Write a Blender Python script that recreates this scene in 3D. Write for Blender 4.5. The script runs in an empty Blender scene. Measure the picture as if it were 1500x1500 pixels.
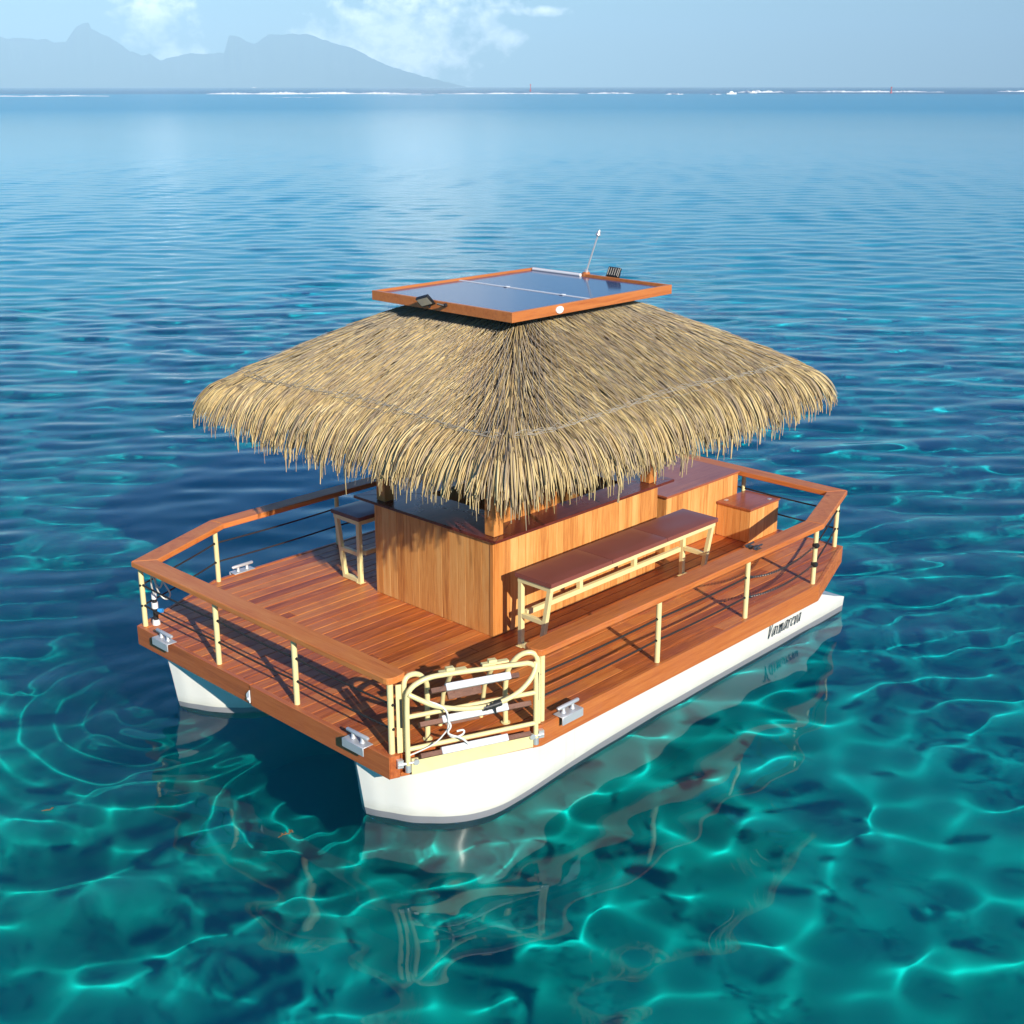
import bpy, math, random
import numpy as np
from mathutils import Vector, Matrix

S = bpy.context.scene
COL = S.collection
rad = math.radians
rng = np.random.default_rng(7)
random.seed(7)

# ------------------------------------------------------------------ camera
cam = bpy.data.cameras.new('camera')
cam_o = bpy.data.objects.new('camera', cam)
COL.objects.link(cam_o)
S.camera = cam_o
cam.sensor_width = 36.0
cam.lens = 36.0 * 1872.5 / 1500.0
cam.clip_start = 0.1
cam.clip_end = 80000.0
cam_o.location = (-6.562, -7.205, 6.53)
cam_o.rotation_euler = Vector((0.6862, 0.6554, -0.3161)).to_track_quat('-Z', 'Y').to_euler()

# ------------------------------------------------------------------ sun and sky
SUN_EL, SUN_AZ = 25.0, 70.0          # the light travels towards azimuth 70
to_sun = Vector((-math.cos(rad(SUN_EL)) * math.cos(rad(SUN_AZ)), -math.cos(rad(SUN_EL)) * math.sin(rad(SUN_AZ)), math.sin(rad(SUN_EL))))
sun = bpy.data.lights.new('sun', 'SUN')
sun.energy = 5.0
sun.angle = rad(0.5)
sun.color = (1.0, 0.93, 0.80)
sun.cycles.is_caustics_light = True
sun_o = bpy.data.objects.new('sun', sun)
COL.objects.link(sun_o)
sun_o.location = (-10, -25, 20)
sun_o.rotation_euler = (-to_sun).to_track_quat('-Z', 'Y').to_euler()

S.view_settings.view_transform = 'Standard'
S.view_settings.look = 'None'
S.view_settings.exposure = 0.55
S.view_settings.gamma = 1.0
S.cycles.max_bounces = 8
S.cycles.transmission_bounces = 6
S.cycles.transparent_max_bounces = 8
S.cycles.sample_clamp_indirect = 6.0
S.cycles.caustics_reflective = False
S.cycles.caustics_refractive = True


class NT:
    """tiny helper for node trees"""
    def __init__(self, tree):
        self.t = tree
        tree.nodes.clear()
    def n(self, typ, **kw):
        nd = self.t.nodes.new(typ)
        for k, v in kw.items():
            if k in ('i',):
                for kk, vv in v.items():
                    s = nd.inputs[kk]
                    if isinstance(vv, bpy.types.NodeSocket):
                        self.t.links.new(vv, s)
                    else:
                        s.default_value = vv
            else:
                setattr(nd, k, v)
        return nd
    def math(self, op, a, b=None, c=None, clamp=False):
        nd = self.t.nodes.new('ShaderNodeMath')
        nd.operation = op
        nd.use_clamp = clamp
        for idx, v in enumerate((a, b, c)):
            if v is None:
                continue
            if isinstance(v, bpy.types.NodeSocket):
                self.t.links.new(v, nd.inputs[idx])
            else:
                nd.inputs[idx].default_value = v
        return nd.outputs[0]
    def mix(self, f, a, b, blend='MIX'):
        nd = self.t.nodes.new('ShaderNodeMix')
        nd.data_type = 'RGBA'
        nd.blend_type = blend
        for idx, v in ((0, f), (6, a), (7, b)):
            if isinstance(v, bpy.types.NodeSocket):
                self.t.links.new(v, nd.inputs[idx])
            else:
                nd.inputs[idx].default_value = v if idx == 0 or len(v) == 4 else (*v, 1)
        return nd.outputs[2]
    def ramp(self, f, stops, interp='LINEAR'):
        nd = self.t.nodes.new('ShaderNodeValToRGB')
        cr = nd.color_ramp
        cr.interpolation = interp
        while len(cr.elements) > 1:
            cr.elements.remove(cr.elements[0])
        for k, (p, c) in enumerate(stops):
            e = cr.elements[0] if k == 0 else cr.elements.new(p)
            e.position = p
            e.color = c if len(c) == 4 else (*c, 1)
        self.t.links.new(f, nd.inputs[0])
        return nd.outputs[0]
    def noise(self, vec, scale, detail=3.0, rough=0.5, dist=0.0):
        nd = self.n('ShaderNodeTexNoise', i={'Scale': scale, 'Detail': detail, 'Roughness': rough, 'Distortion': dist})
        if vec is not None:
            self.t.links.new(vec, nd.inputs['Vector'])
        return nd.outputs['Fac']
    def mapping(self, vec, scale=(1, 1, 1), loc=(0, 0, 0), rot=(0, 0, 0)):
        nd = self.n('ShaderNodeMapping', i={'Scale': scale, 'Location': loc, 'Rotation': rot})
        self.t.links.new(vec, nd.inputs['Vector'])
        return nd.outputs[0]
    def link(self, a, b):
        self.t.links.new(a, b)


# world: Nishita sky with a few cumulus clouds placed by direction
W = bpy.data.worlds.new('World')
S.world = W
W.use_nodes = True
w = NT(W.node_tree)
tc = w.n('ShaderNodeTexCoord')
gen = tc.outputs['Generated']
sep = w.n('ShaderNodeSeparateXYZ', i={0: gen})
# keep the sky's lower half as bright as its horizon
zc = w.math('MAXIMUM', sep.outputs[2], 0.03)
comb = w.n('ShaderNodeCombineXYZ', i={0: sep.outputs[0], 1: sep.outputs[1], 2: zc})
sky = w.n('ShaderNodeTexSky', sky_type='NISHITA', sun_disc=False, sun_elevation=rad(SUN_EL), sun_rotation=rad(200.0),
          altitude=0.0, air_density=1.0, dust_density=0.4, ozone_density=3.0)
w.link(comb.outputs[0], sky.inputs[0])
el = w.math('MULTIPLY', w.math('ARCSINE', sep.outputs[2]), 57.29578)
az = w.math('MULTIPLY', w.math('ARCTAN2', sep.outputs[1], sep.outputs[0]), 57.29578)
tint = w.ramp(w.math('DIVIDE', el, 40.0, clamp=True), [(0.0, (0.58, 0.72, 0.86)), (0.09, (0.56, 0.76, 0.88)), (0.3, (0.22, 0.58, 0.92)), (1.0, (0.08, 0.44, 0.95))])
skyc = w.mix(1.0, sky.outputs[0], tint, 'MULTIPLY')
# clouds: (azimuth, elevation, half width, half height, strength); azimuth counts to the left
cn = w.n('ShaderNodeCombineXYZ', i={0: az, 1: w.math('MULTIPLY', el, 1.25), 2: 0.0}).outputs[0]
n1 = w.noise(cn, 0.95, 8.0, 0.62, 0.15)
n2 = w.noise(cn, 0.17, 3.0, 0.55)
cl = None
for (ca, ce, wa, we, st) in [
        (48.6, 1.5, 5.2, 2.9, 0.62), (45.9, 2.6, 2.4, 1.6, 0.6), (49.6, 2.4, 2.0, 1.5, 0.6), (44.3, 1.9, 1.4, 0.75, 0.55),
        (58.2, 2.8, 2.0, 2.0, 0.85), (57.8, 1.3, 2.0, 0.9, 0.5), (43.2, 2.95, 2.4, 0.3, 0.5), (22.9, 1.65, 0.6, 0.42, 0.20),
        (46.6, 8.0, 4.2, 7.0, 1.0), (40.0, 17.0, 9.0, 5.0, 0.8), (75.0, 12.0, 9.0, 4.0, 0.6), (15.0, 14.0, 8.0, 3.0, 0.5)]:
    dx = w.math('DIVIDE', w.math('SUBTRACT', az, ca), wa)
    dy = w.math('DIVIDE', w.math('SUBTRACT', el, ce), we)
    r2 = w.math('ADD', w.math('MULTIPLY', dx, dx), w.math('MULTIPLY', dy, dy))
    v = w.math('SUBTRACT', w.math('MULTIPLY', w.math('SUBTRACT', 1.0, r2), 0.5), 0.5 - 0.5 * st)
    cl = v if cl is None else w.math('MAXIMUM', cl, v)
cl = w.math('MAXIMUM', cl, -0.6)
nz = w.math('MULTIPLY_ADD', n1, 0.75, w.math('MULTIPLY', n2, 0.45))
cm = w.math('MULTIPLY', w.math('ADD', w.math('MULTIPLY_ADD', w.math('SUBTRACT', nz, 0.60), 2.3, 0.02), cl), 1.9, clamp=True)
cfac = w.math('MULTIPLY', w.math('MULTIPLY', cm, 0.66), w.math('MULTIPLY_ADD', el, 0.10, 0.40, clamp=True))
cbr = w.ramp(w.math('DIVIDE', el, 10.0, clamp=True), [(0.0, (1.0, 0.95, 0.94)), (0.2, (0.8, 0.765, 0.755)), (0.6, (0.17, 0.166, 0.165))])
ccol = w.mix(1.0, cbr, (70.0, 70.0, 70.0), 'MULTIPLY')
skyc = w.mix(cfac, skyc, ccol)
bg = w.n('ShaderNodeBackground', i={'Color': skyc, 'Strength': 0.10})
w.link(bg.outputs[0], w.n('ShaderNodeOutputWorld').inputs[0])
W.cycles.sampling_method = 'MANUAL'
W.cycles.sample_map_resolution = 1024

# ------------------------------------------------------------------ mesh helpers
ZO = 0.85      # boat shapes are drawn with the deck's top at zero; the waterline lies 0.85 m below it


class MB:
    def __init__(self):
        self.v = []
        self.f = []
        self.tint = []
    def add(self, vs, fs, t=None):
        b = len(self.v)
        t = random.random() if t is None else t
        self.v += [tuple(p) for p in vs]
        self.f += [tuple(b + k for k in f) for f in fs]
        self.tint += [t] * len(vs)
    def box(self, a, b, t=None):
        x0, y0, z0 = a
        x1, y1, z1 = b
        self.add([(x0, y0, z0), (x1, y0, z0), (x1, y1, z0), (x0, y1, z0), (x0, y0, z1), (x1, y0, z1), (x1, y1, z1), (x0, y1, z1)],
                 [(3, 2, 1, 0), (4, 5, 6, 7), (0, 1, 5, 4), (1, 2, 6, 5), (2, 3, 7, 6), (3, 0, 4, 7)], t)
    def prism(self, poly, z0, z1, t=None):
        n = len(poly)
        area = sum(poly[k][0] * poly[(k + 1) % n][1] - poly[(k + 1) % n][0] * poly[k][1] for k in range(n))
        if area < 0:
            poly = poly[::-1]
        self.add([(p[0], p[1], z0) for p in poly] + [(p[0], p[1], z1) for p in poly],
                 [tuple(range(n))[::-1], tuple(range(n, 2 * n))] + [(k, (k + 1) % n, n + (k + 1) % n, n + k) for k in range(n)], t)
    def bar(self, p, q, wd, ht, up=(0, 0, 1), t=None):
        """square bar from p to q"""
        p, q, up = Vector(p), Vector(q), Vector(up)
        d = (q - p).normalized()
        s = d.cross(up)
        s = s.normalized() if s.length > 1e-6 else Vector((1, 0, 0))
        u = s.cross(d)
        a, b = s * wd / 2, u * ht / 2
        self.add([p - a - b, p + a - b, p + a + b, p - a + b, q - a - b, q + a - b, q + a + b, q - a + b],
                 [(3, 2, 1, 0)[::-1], (4, 5, 6, 7)[::-1], (0, 1, 5, 4)[::-1], (1, 2, 6, 5)[::-1], (2, 3, 7, 6)[::-1], (3, 0, 4, 7)[::-1]], t)
    def tube(self, pts, r, seg=10, t=None, closed=False):
        pts = [Vector(p) for p in pts]
        n = len(pts)
        rs = r if isinstance(r, (list, tuple)) else [r] * n
        vs, fs = [], []
        prev = None
        for k in range(n):
            if closed:
                d = (pts[(k + 1) % n] - pts[k - 1]).normalized()
            else:
                d = (pts[min(k + 1, n - 1)] - pts[max(k - 1, 0)]).normalized()
            if prev is None:
                ref = Vector((0, 0, 1)) if abs(d.z) < 0.9 else Vector((1, 0, 0))
                s = d.cross(ref).normalized()
            else:
                s = (prev - d * prev.dot(d)).normalized()
            prev = s
            u = d.cross(s)
            for j in range(seg):
                a = 2 * math.pi * j / seg
                vs.append(pts[k] + (s * math.cos(a) + u * math.sin(a)) * rs[k])
        for k in range(n if closed else n - 1):
            k2 = (k + 1) % n
            for j in range(seg):
                fs.append((k * seg + j, k * seg + (j + 1) % seg, k2 * seg + (j + 1) % seg, k2 * seg + j))
        if not closed:
            fs.append(tuple(range(seg))[::-1])
            fs.append(tuple(range((n - 1) * seg, n * seg)))
        self.add(vs, fs, t)
    def build(self, name, m, parent=None, zo=ZO, smooth=None, bevel=0.0):
        V = np.array(self.v, float)
        V[:, 2] += zo
        return mesh_obj(name, V, self.f, m, parent, np.array(self.tint), smooth, bevel)


def mesh_obj(name, V, F, m, parent=None, tint=None, smooth=None, bevel=0.0):
    me = bpy.data.meshes.new(name)
    if isinstance(F, np.ndarray):
        nf, k = F.shape
        me.vertices.add(len(V))
        me.vertices.foreach_set('co', np.ascontiguousarray(V, np.float32).ravel())
        me.loops.add(nf * k)
        me.loops.foreach_set('vertex_index', np.ascontiguousarray(F, np.int32).ravel())
        me.polygons.add(nf)
        me.polygons.foreach_set('loop_start', np.arange(0, nf * k, k, dtype=np.int32))
        me.polygons.foreach_set('loop_total', np.full(nf, k, np.int32))
        me.update(calc_edges=True)
    else:
        me.from_pydata(np.asarray(V).tolist(), [], F)
        import bmesh
        bm = bmesh.new()
        bm.from_mesh(me)
        bmesh.ops.recalc_face_normals(bm, faces=bm.faces)
        bm.to_mesh(me)
        bm.free()
    if tint is not None:
        at = me.attributes.new('tint', 'FLOAT', 'POINT')
        at.data.foreach_set('value', np.ascontiguousarray(tint, np.float32))
    if smooth is not None:
        if smooth == 'all':
            me.polygons.foreach_set('use_smooth', [True] * len(me.polygons))
        else:
            me.polygons.foreach_set('use_smooth', [True] * len(me.polygons))
            me.set_sharp_from_angle(angle=rad(smooth))
    me.materials.append(m)
    o = bpy.data.objects.new(name, me)
    COL.objects.link(o)
    if bevel:
        b = o.modifiers.new('bevel', 'BEVEL')
        b.width = bevel
        b.segments = 1
        b.limit_method = 'ANGLE'
        b.angle_limit = rad(40)
    if parent is not None:
        put(o, parent)
    return o


def put(o, parent):
    o.parent = parent
    mw = Matrix.Identity(4)
    p = parent
    while p is not None:
        mw = Matrix.Translation(p.location) @ mw
        p = p.parent
    if parent.type == 'EMPTY':
        o.matrix_parent_inverse = mw.inverted()


def thing(name, loc, label, cat, group=None):
    o = bpy.data.objects.new(name, None)
    o.empty_display_size = 0.2
    o.location = loc
    COL.objects.link(o)
    return tag(o, label, cat, group)


def tag(o, label, cat, group=None):
    o['label'] = label
    o['category'] = cat
    if group:
        o['group'] = group
    return o


# ------------------------------------------------------------------ materials
def principled(name, base=(0.5, 0.5, 0.5), rough=0.5, metal=0.0, coat=0.0, spec=0.5, fn=None):
    m = bpy.data.materials.new(name)
    m.use_nodes = True
    t = NT(m.node_tree)
    p = t.n('ShaderNodeBsdfPrincipled', i={'Base Color': (*base, 1), 'Roughness': rough, 'Metallic': metal, 'Coat Weight': coat, 'Coat Roughness': 0.15, 'Specular IOR Level': spec})
    t.link(p.outputs[0], t.n('ShaderNodeOutputMaterial').inputs[0])
    if fn:
        fn(t, p)
    return m


def wood(name, c0, c1, c2, axis, rough=0.4, coat=0.2, stain_sheen=0.3, scale=1.0, var=0.5, grey=None, knots=9.0, specks=False):
    def fn(t, p):
        obj = t.n('ShaderNodeTexCoord').outputs['Object']
        at = t.n('ShaderNodeAttribute', attribute_name='tint').outputs['Fac']
        off = t.n('ShaderNodeCombineXYZ', i={0: t.math('MULTIPLY', at, 37.0), 1: t.math('MULTIPLY', at, 91.0), 2: t.math('MULTIPLY', at, 53.0)}).outputs[0]
        vec = t.n('ShaderNodeVectorMath', operation='ADD', i={0: obj, 1: off}).outputs[0]
        sc = {'u': (1.2, 22, 22), 'v': (22, 1.2, 22), 'z': (22, 22, 1.2), 'd': (6, 6, 22)}[axis]
        mv = t.mapping(vec, tuple(s * scale for s in sc))
        g = t.noise(mv, 1.0, 6.0, 0.65, 0.7)
        fine = t.noise(t.mapping(vec, tuple(s * scale * 5 for s in sc)), 1.0, 3.0, 0.6, 0.2)
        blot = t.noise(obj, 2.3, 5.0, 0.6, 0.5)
        f = t.math('ADD', t.math('MULTIPLY_ADD', t.math('SUBTRACT', at, 0.5), var, t.math('MULTIPLY_ADD', g, 1.25, -0.19)), t.math('MULTIPLY_ADD', fine, 0.5, -0.18))
        col = t.ramp(f, [(0.18, c0), (0.5, c1), (0.85, c2)])
        kn = t.n('ShaderNodeTexVoronoi', feature='F1', i={'Scale': 1.0})
        t.link(t.mapping(vec, tuple(min(s, 9) * 0.42 * scale for s in sc)), kn.inputs['Vector'])
        kf = t.math('MULTIPLY', t.math('SUBTRACT', 0.085, kn.outputs['Distance'], clamp=True), knots, clamp=True)
        col = t.mix(kf, col, tuple(x * 0.35 for x in c0))
        if grey:
            col = t.mix(t.math('MULTIPLY', t.math('MULTIPLY_ADD', blot, 3.2, -1.55, clamp=True), stain_sheen), col, grey)
        if specks:
            vs = t.n('ShaderNodeTexVoronoi', feature='F1', i={'Scale': 4.5, 'Vector': obj})
            pick = t.math('GREATER_THAN', t.n('ShaderNodeSeparateColor', i={0: vs.outputs['Color']}).outputs[0], 0.66)
            sp = t.math('MULTIPLY', t.math('LESS_THAN', vs.outputs['Distance'], 0.032), pick)
            col = t.mix(t.math('MULTIPLY', sp, 0.8), col, (0.62, 0.50, 0.40))
        t.link(col, p.inputs['Base Color'])
        t.link(t.math('MULTIPLY_ADD', blot, 0.4, rough - 0.2, clamp=True), p.inputs['Roughness'])
        bmp = t.n('ShaderNodeBump', i={'Strength': 0.12, 'Distance': 0.003, 'Height': fine})
        t.link(bmp.outputs[0], p.inputs['Normal'])
    return principled(name, c1, rough, 0, coat, 0.4, fn)


DECK = ((0.26, 0.052, 0.012), (0.52, 0.135, 0.028), (0.66, 0.24, 0.06))
M = {}
M['deck'] = wood('deck_boards', *DECK, 'u', 0.44, 0.08, 0.75, 1.0, 0.40, (0.33, 0.09, 0.065), specks=True)  # purplish blotches: wear plus sky reflection on wet lacquer, put into the colour
RAIL = ((0.42, 0.10, 0.022), (0.62, 0.185, 0.042), (0.70, 0.26, 0.07))
M['rail_u'] = wood('rail_wood_long', *RAIL, 'u', 0.5, 0.08, 0.45, 1.0, 0.25, (0.50, 0.15, 0.085))
M['rail_v'] = wood('rail_wood_cross', *RAIL, 'v', 0.5, 0.08, 0.45, 1.0, 0.25, (0.50, 0.15, 0.085))
M['rail_d'] = wood('rail_wood_slant', *RAIL, 'd', 0.5, 0.08, 0.45, 1.0, 0.25, (0.50, 0.15, 0.085))
M['fascia_u'] = wood('fascia_long', (0.33, 0.075, 0.018), (0.50, 0.14, 0.033), (0.60, 0.20, 0.05), 'u', 0.42, 0.2, 0.3, 1.0, 0.2, (0.42, 0.12, 0.06))
M['fascia_v'] = wood('fascia_cross', (0.33, 0.075, 0.018), (0.50, 0.13, 0.033), (0.58, 0.18, 0.05), 'v', 0.42, 0.2, 0.3, 1.0, 0.2, (0.42, 0.12, 0.06))
BAR = ((0.47, 0.17, 0.042), (0.70, 0.315, 0.088), (0.80, 0.45, 0.16))
M['board'] = wood('bar_boards', *BAR, 'z', 0.45, 0.12, 0.0, 1.0, 0.36)
M['trim'] = wood('bar_trim', (0.45, 0.14, 0.03), (0.62, 0.235, 0.055), (0.70, 0.31, 0.09), 'z', 0.45, 0.15, 0.0, 1.0, 0.2)
M['counter'] = wood('counter_top', (0.075, 0.015, 0.012), (0.14, 0.028, 0.018), (0.21, 0.048, 0.026), 'u', 0.30, 0.3, 0.3, 1.0, 0.4, (0.11, 0.03, 0.035), knots=0.0)
M['lid'] = wood('cabinet_top', (0.24, 0.055, 0.026), (0.36, 0.095, 0.042), (0.46, 0.14, 0.055), 'u', 0.36, 0.3, 0.5, 0.8, 0.2, (0.30, 0.095, 0.085))
M['treads'] = wood('tread_wood', (0.10, 0.035, 0.022), (0.17, 0.07, 0.042), (0.24, 0.11, 0.07), 'd', 0.6, 0.0, 0.3, 1.5, 0.3, (0.2, 0.15, 0.11))
M['frame_u'] = wood('frame_wood_long', (0.40, 0.105, 0.025), (0.55, 0.175, 0.045), (0.62, 0.22, 0.06), 'u', 0.4, 0.2, 0.0, 1.0, 0.2)
M['frame_v'] = wood('frame_wood_cross', (0.33, 0.085, 0.025), (0.47, 0.14, 0.04), (0.55, 0.18, 0.055), 'v', 0.4, 0.2, 0.0, 1.0, 0.2)


def dirty(base, amt, scale=3.0, dark=(0.5, 0.48, 0.42)):
    def fn(t, p):
        obj = t.n('ShaderNodeTexCoord').outputs['Object']
        n = t.noise(obj, scale, 6, 0.65, 0.4)
        col = t.mix(t.math('MULTIPLY', t.math('MULTIPLY_ADD', n, 3.0, -1.4, clamp=True), amt), base, tuple(b * d for b, d in zip(base, dark)))
        t.link(col, p.inputs['Base Color'])
    return fn


M['cream'] = principled('cream_paint', (0.84, 0.72, 0.36), 0.42, 0, 0.1, 0.5, dirty((0.84, 0.72, 0.36), 0.25, 9.0, (0.8, 0.7, 0.55)))


def gelcoat(t, p):
    obj = t.n('ShaderNodeTexCoord').outputs['Object']
    z = t.n('ShaderNodeSeparateXYZ', i={0: obj}).outputs[2]
    n = t.noise(obj, 1.5, 6, 0.65, 0.4)
    col = t.mix(t.math('MULTIPLY', t.math('MULTIPLY_ADD', n, 3.0, -1.4, clamp=True), 0.14), (0.82, 0.80, 0.75), (0.66, 0.63, 0.54))
    # scum line left by the water and thin runs below the deck
    e = t.noise(t.mapping(obj, (2.5, 2.5, 9)), 1.0, 5, 0.7, 0.3)
    band = t.math('MULTIPLY', t.math('SUBTRACT', t.math('MULTIPLY_ADD', e, 0.16, 0.10), z, clamp=True), 7.0, clamp=True)
    col = t.mix(t.math('MULTIPLY', band, 0.55), col, (0.47, 0.45, 0.34))
    run = t.noise(t.mapping(obj, (14, 14, 0.7)), 1.0, 4, 0.6, 0.1)
    col = t.mix(t.math('MULTIPLY', t.math('MULTIPLY_ADD', run, 6.0, -3.7, clamp=True), 0.22), col, (0.5, 0.42, 0.30))
    t.link(col, p.inputs['Base Color'])


M['white'] = principled('white_gelcoat', (0.82, 0.80, 0.75), 0.25, 0, 0.4, 0.5, gelcoat)
M['antifoul'] = principled('grey_boot_stripe', (0.25, 0.25, 0.27), 0.5)
M['lettering'] = principled('black_lettering', (0.02, 0.018, 0.02), 0.4)
M['rope'] = principled('black_rope', (0.022, 0.021, 0.02), 0.7)
M['chain'] = principled('steel_chain', (0.22, 0.21, 0.20), 0.4, 0.9)
M['alu'] = principled('cast_aluminium', (0.66, 0.67, 0.69), 0.45, 0.45, 0, 0.5, dirty((0.66, 0.67, 0.69), 0.4, 12, (0.75, 0.75, 0.75)))
M['steel'] = principled('stainless', (0.70, 0.70, 0.70), 0.4, 0.6)
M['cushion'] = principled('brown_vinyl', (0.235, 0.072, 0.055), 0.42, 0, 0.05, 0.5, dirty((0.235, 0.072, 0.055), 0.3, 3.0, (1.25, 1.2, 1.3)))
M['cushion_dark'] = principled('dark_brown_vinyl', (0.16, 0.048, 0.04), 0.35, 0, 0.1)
M['grip'] = principled('white_grip_tread', (0.70, 0.69, 0.70), 0.6, 0, 0, 0.4, dirty((0.70, 0.69, 0.70), 0.5, 25, (0.8, 0.78, 0.76)))
M['tape'] = principled('black_tape', (0.03, 0.03, 0.028), 0.35)
M['plain_white'] = principled('white_boat_paint', (0.8, 0.8, 0.78), 0.3)
M['plastic_w'] = principled('white_plastic', (0.8, 0.8, 0.8), 0.35)
M['plastic_b'] = principled('black_plastic', (0.02, 0.02, 0.022), 0.4)
M['blue'] = principled('blue_plastic', (0.03, 0.3, 0.75), 0.35)
M['hose'] = principled('grey_hose', (0.6, 0.58, 0.52), 0.35, 0.3)
M['cord'] = principled('white_cord', (0.78, 0.76, 0.70), 0.8)
M['lampglass'] = principled('lamp_glass', (0.42, 0.42, 0.38), 0.15, 0.3, 0.5)
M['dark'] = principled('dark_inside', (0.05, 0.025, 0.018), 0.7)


def solar_fn(t, p):
    obj = t.n('ShaderNodeTexCoord').outputs['Object']
    s = t.n('ShaderNodeSeparateXYZ', i={0: obj})
    def lines(sock, step, wd):
        fr = t.math('ABSOLUTE', t.math('SUBTRACT', t.math('FRACT', t.math('DIVIDE', sock, step)), 0.5))
        return t.math('GREATER_THAN', fr, 0.5 - wd / step)
    l = t.math('MAXIMUM', lines(s.outputs[0], 0.16, 0.0022), lines(s.outputs[1], 0.16, 0.0022))
    t.link(t.mix(t.math('MULTIPLY', l, 0.35), (0.03, 0.08, 0.20), (0.12, 0.17, 0.26)), p.inputs['Base Color'])


M['solar'] = principled('solar_cells', (0.006, 0.016, 0.06), 0.12, 0, 0.0, 0.35, solar_fn)


def thatch_fn(t, p):
    at = t.n('ShaderNodeAttribute', attribute_name='tint').outputs['Fac']
    obj = t.n('ShaderNodeTexCoord').outputs['Object']
    n = t.noise(obj, 1.3, 4, 0.6, 0.4)
    f = t.math('ADD', t.math('MULTIPLY', at, 0.78), t.math('MULTIPLY_ADD', n, 0.7, -0.26))
    col = t.ramp(f, [(0.0, (0.24, 0.155, 0.075)), (0.22, (0.48, 0.345, 0.165)), (0.5, (0.62, 0.455, 0.21)), (0.8, (0.72, 0.555, 0.27)), (1.0, (0.80, 0.66, 0.38))])
    h2 = t.math('FRACT', t.math('MULTIPLY', at, 17.31))
    n2 = t.noise(obj, 3.1, 5, 0.65, 0.6)
    gr = t.math('MULTIPLY', t.math('GREATER_THAN', t.math('MULTIPLY_ADD', n2, 0.7, h2), 0.98), 0.75)
    col = t.mix(gr, col, (0.36, 0.27, 0.19))
    t.link(col, p.inputs['Base Color'])


M['thatch'] = principled('straw', (0.5, 0.38, 0.17), 0.6, 0, 0, 0.25, thatch_fn)
M['thatch_base'] = principled('straw_underlay', (0.20, 0.14, 0.066), 0.9, 0, 0, 0.1, dirty((0.20, 0.14, 0.066), 0.5, 14, (1.6, 1.5, 1.4)))
M['band'] = principled('grey_net_rope', (0.42, 0.38, 0.31), 0.8)

# ------------------------------------------------------------------ THE SEA
WATER_FAR = 9300.0
DEPTH = 2.8


def water_material():
    m = bpy.data.materials.new('lagoon_water')
    m.use_nodes = True
    t = NT(m.node_tree)
    obj = t.n('ShaderNodeTexCoord').outputs['Object']
    d0 = t.n('ShaderNodeVectorMath', operation='LENGTH', i={0: obj}).outputs['Value']
    # waves too small to resolve far out: they only roughen the surface there
    rgh = t.math('MULTIPLY', t.math('MULTIPLY_ADD', d0, 1 / 340.0, -0.18, clamp=True), 0.24)
    g = t.n('ShaderNodeBsdfGlass', i={'Color': (0.93, 1.0, 1.0, 1), 'Roughness': rgh, 'IOR': 1.333})
    # wind ripples too fine for the mesh
    r1 = t.noise(t.mapping(obj, (1.0, 0.62, 1), rot=(0, 0, rad(-42))), 3.2, 4, 0.6, 0.5)
    r2 = t.noise(t.mapping(obj, (1.0, 0.5, 1), rot=(0, 0, rad(-52))), 0.8, 4, 0.6, 0.4)
    patch = t.noise(t.mapping(obj, (0.035, 0.008, 1), rot=(0, 0, rad(-44))), 1.0, 3, 0.55, 0.5)
    d = t.n('ShaderNodeVectorMath', operation='LENGTH', i={0: obj}).outputs['Value']
    far = t.math('MULTIPLY_ADD', d, 1 / 60.0, -0.60, clamp=True)
    near_off = t.math('MULTIPLY_ADD', d, 1 / 30.0, -1.2, clamp=True)
    h = t.math('MULTIPLY_ADD', t.math('MULTIPLY', r1, near_off), 0.05, t.math('MULTIPLY', t.math('MULTIPLY', r2, 0.32), far))
    h = t.math('MULTIPLY', h, t.math('MULTIPLY_ADD', patch, 1.1, 0.35))
    h = t.math('MULTIPLY', h, t.math('MULTIPLY_ADD', t.math('MULTIPLY_ADD', d, 1 / 100.0, -11.6, clamp=True), 3.0, 1.0))
    b = t.n('ShaderNodeBump', i={'Strength': 1.0, 'Distance': 0.16, 'Height': h})
    t.link(b.outputs[0], g.inputs['Normal'])
    t.link(g.outputs[0], t.n('ShaderNodeOutputMaterial').inputs[0])
    return m


def bed_material():
    def fn(t, p):
        obj = t.n('ShaderNodeTexCoord').outputs['Object']
        d = t.n('ShaderNodeVectorMath', operation='LENGTH', i={0: obj}).outputs['Value']
        # water's scatter and absorption put into bed colour: teal near, bluer out, dark ocean
        s = t.n('ShaderNodeSeparateXYZ', i={0: obj})
        along = t.math('ADD', t.math('MULTIPLY', s.outputs[0], 0.80), t.math('MULTIPLY', s.outputs[1], 0.36))
        n = t.noise(obj, 0.16, 4, 0.55, 0.3)
        f = t.math('ADD', t.math('MULTIPLY', along, 1 / 40.0), t.math('MULTIPLY_ADD', n, 0.9, -0.28), clamp=True)
        near = t.mix(f, (0.001, 0.43, 0.345), (0.002, 0.46, 0.58))
        nn = t.noise(obj, 0.55, 4, 0.6, 0.5)
        near = t.mix(t.math('MULTIPLY_ADD', nn, 2.0, -1.05, clamp=True), near, (0.002, 0.36, 0.32))
        mid = t.ramp(t.math('DIVIDE', d, 120.0, clamp=True), [(0.0, (0, 0, 0)), (0.28, (0.12, 0.12, 0.12)), (1.0, (1, 1, 1))])
        col = t.mix(mid, near, (0.006, 0.56, 0.88))
        ocean = t.math('MULTIPLY_ADD', d, 1 / 150.0, -7.6, clamp=True)
        col = t.mix(ocean, col, (0.004, 0.08, 0.26))
        t.link(col, p.inputs['Base Color'])
    return principled('sea_bed', (0.0, 0.15, 0.15), 1.0, 0, 0, 0.0, fn)


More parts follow.
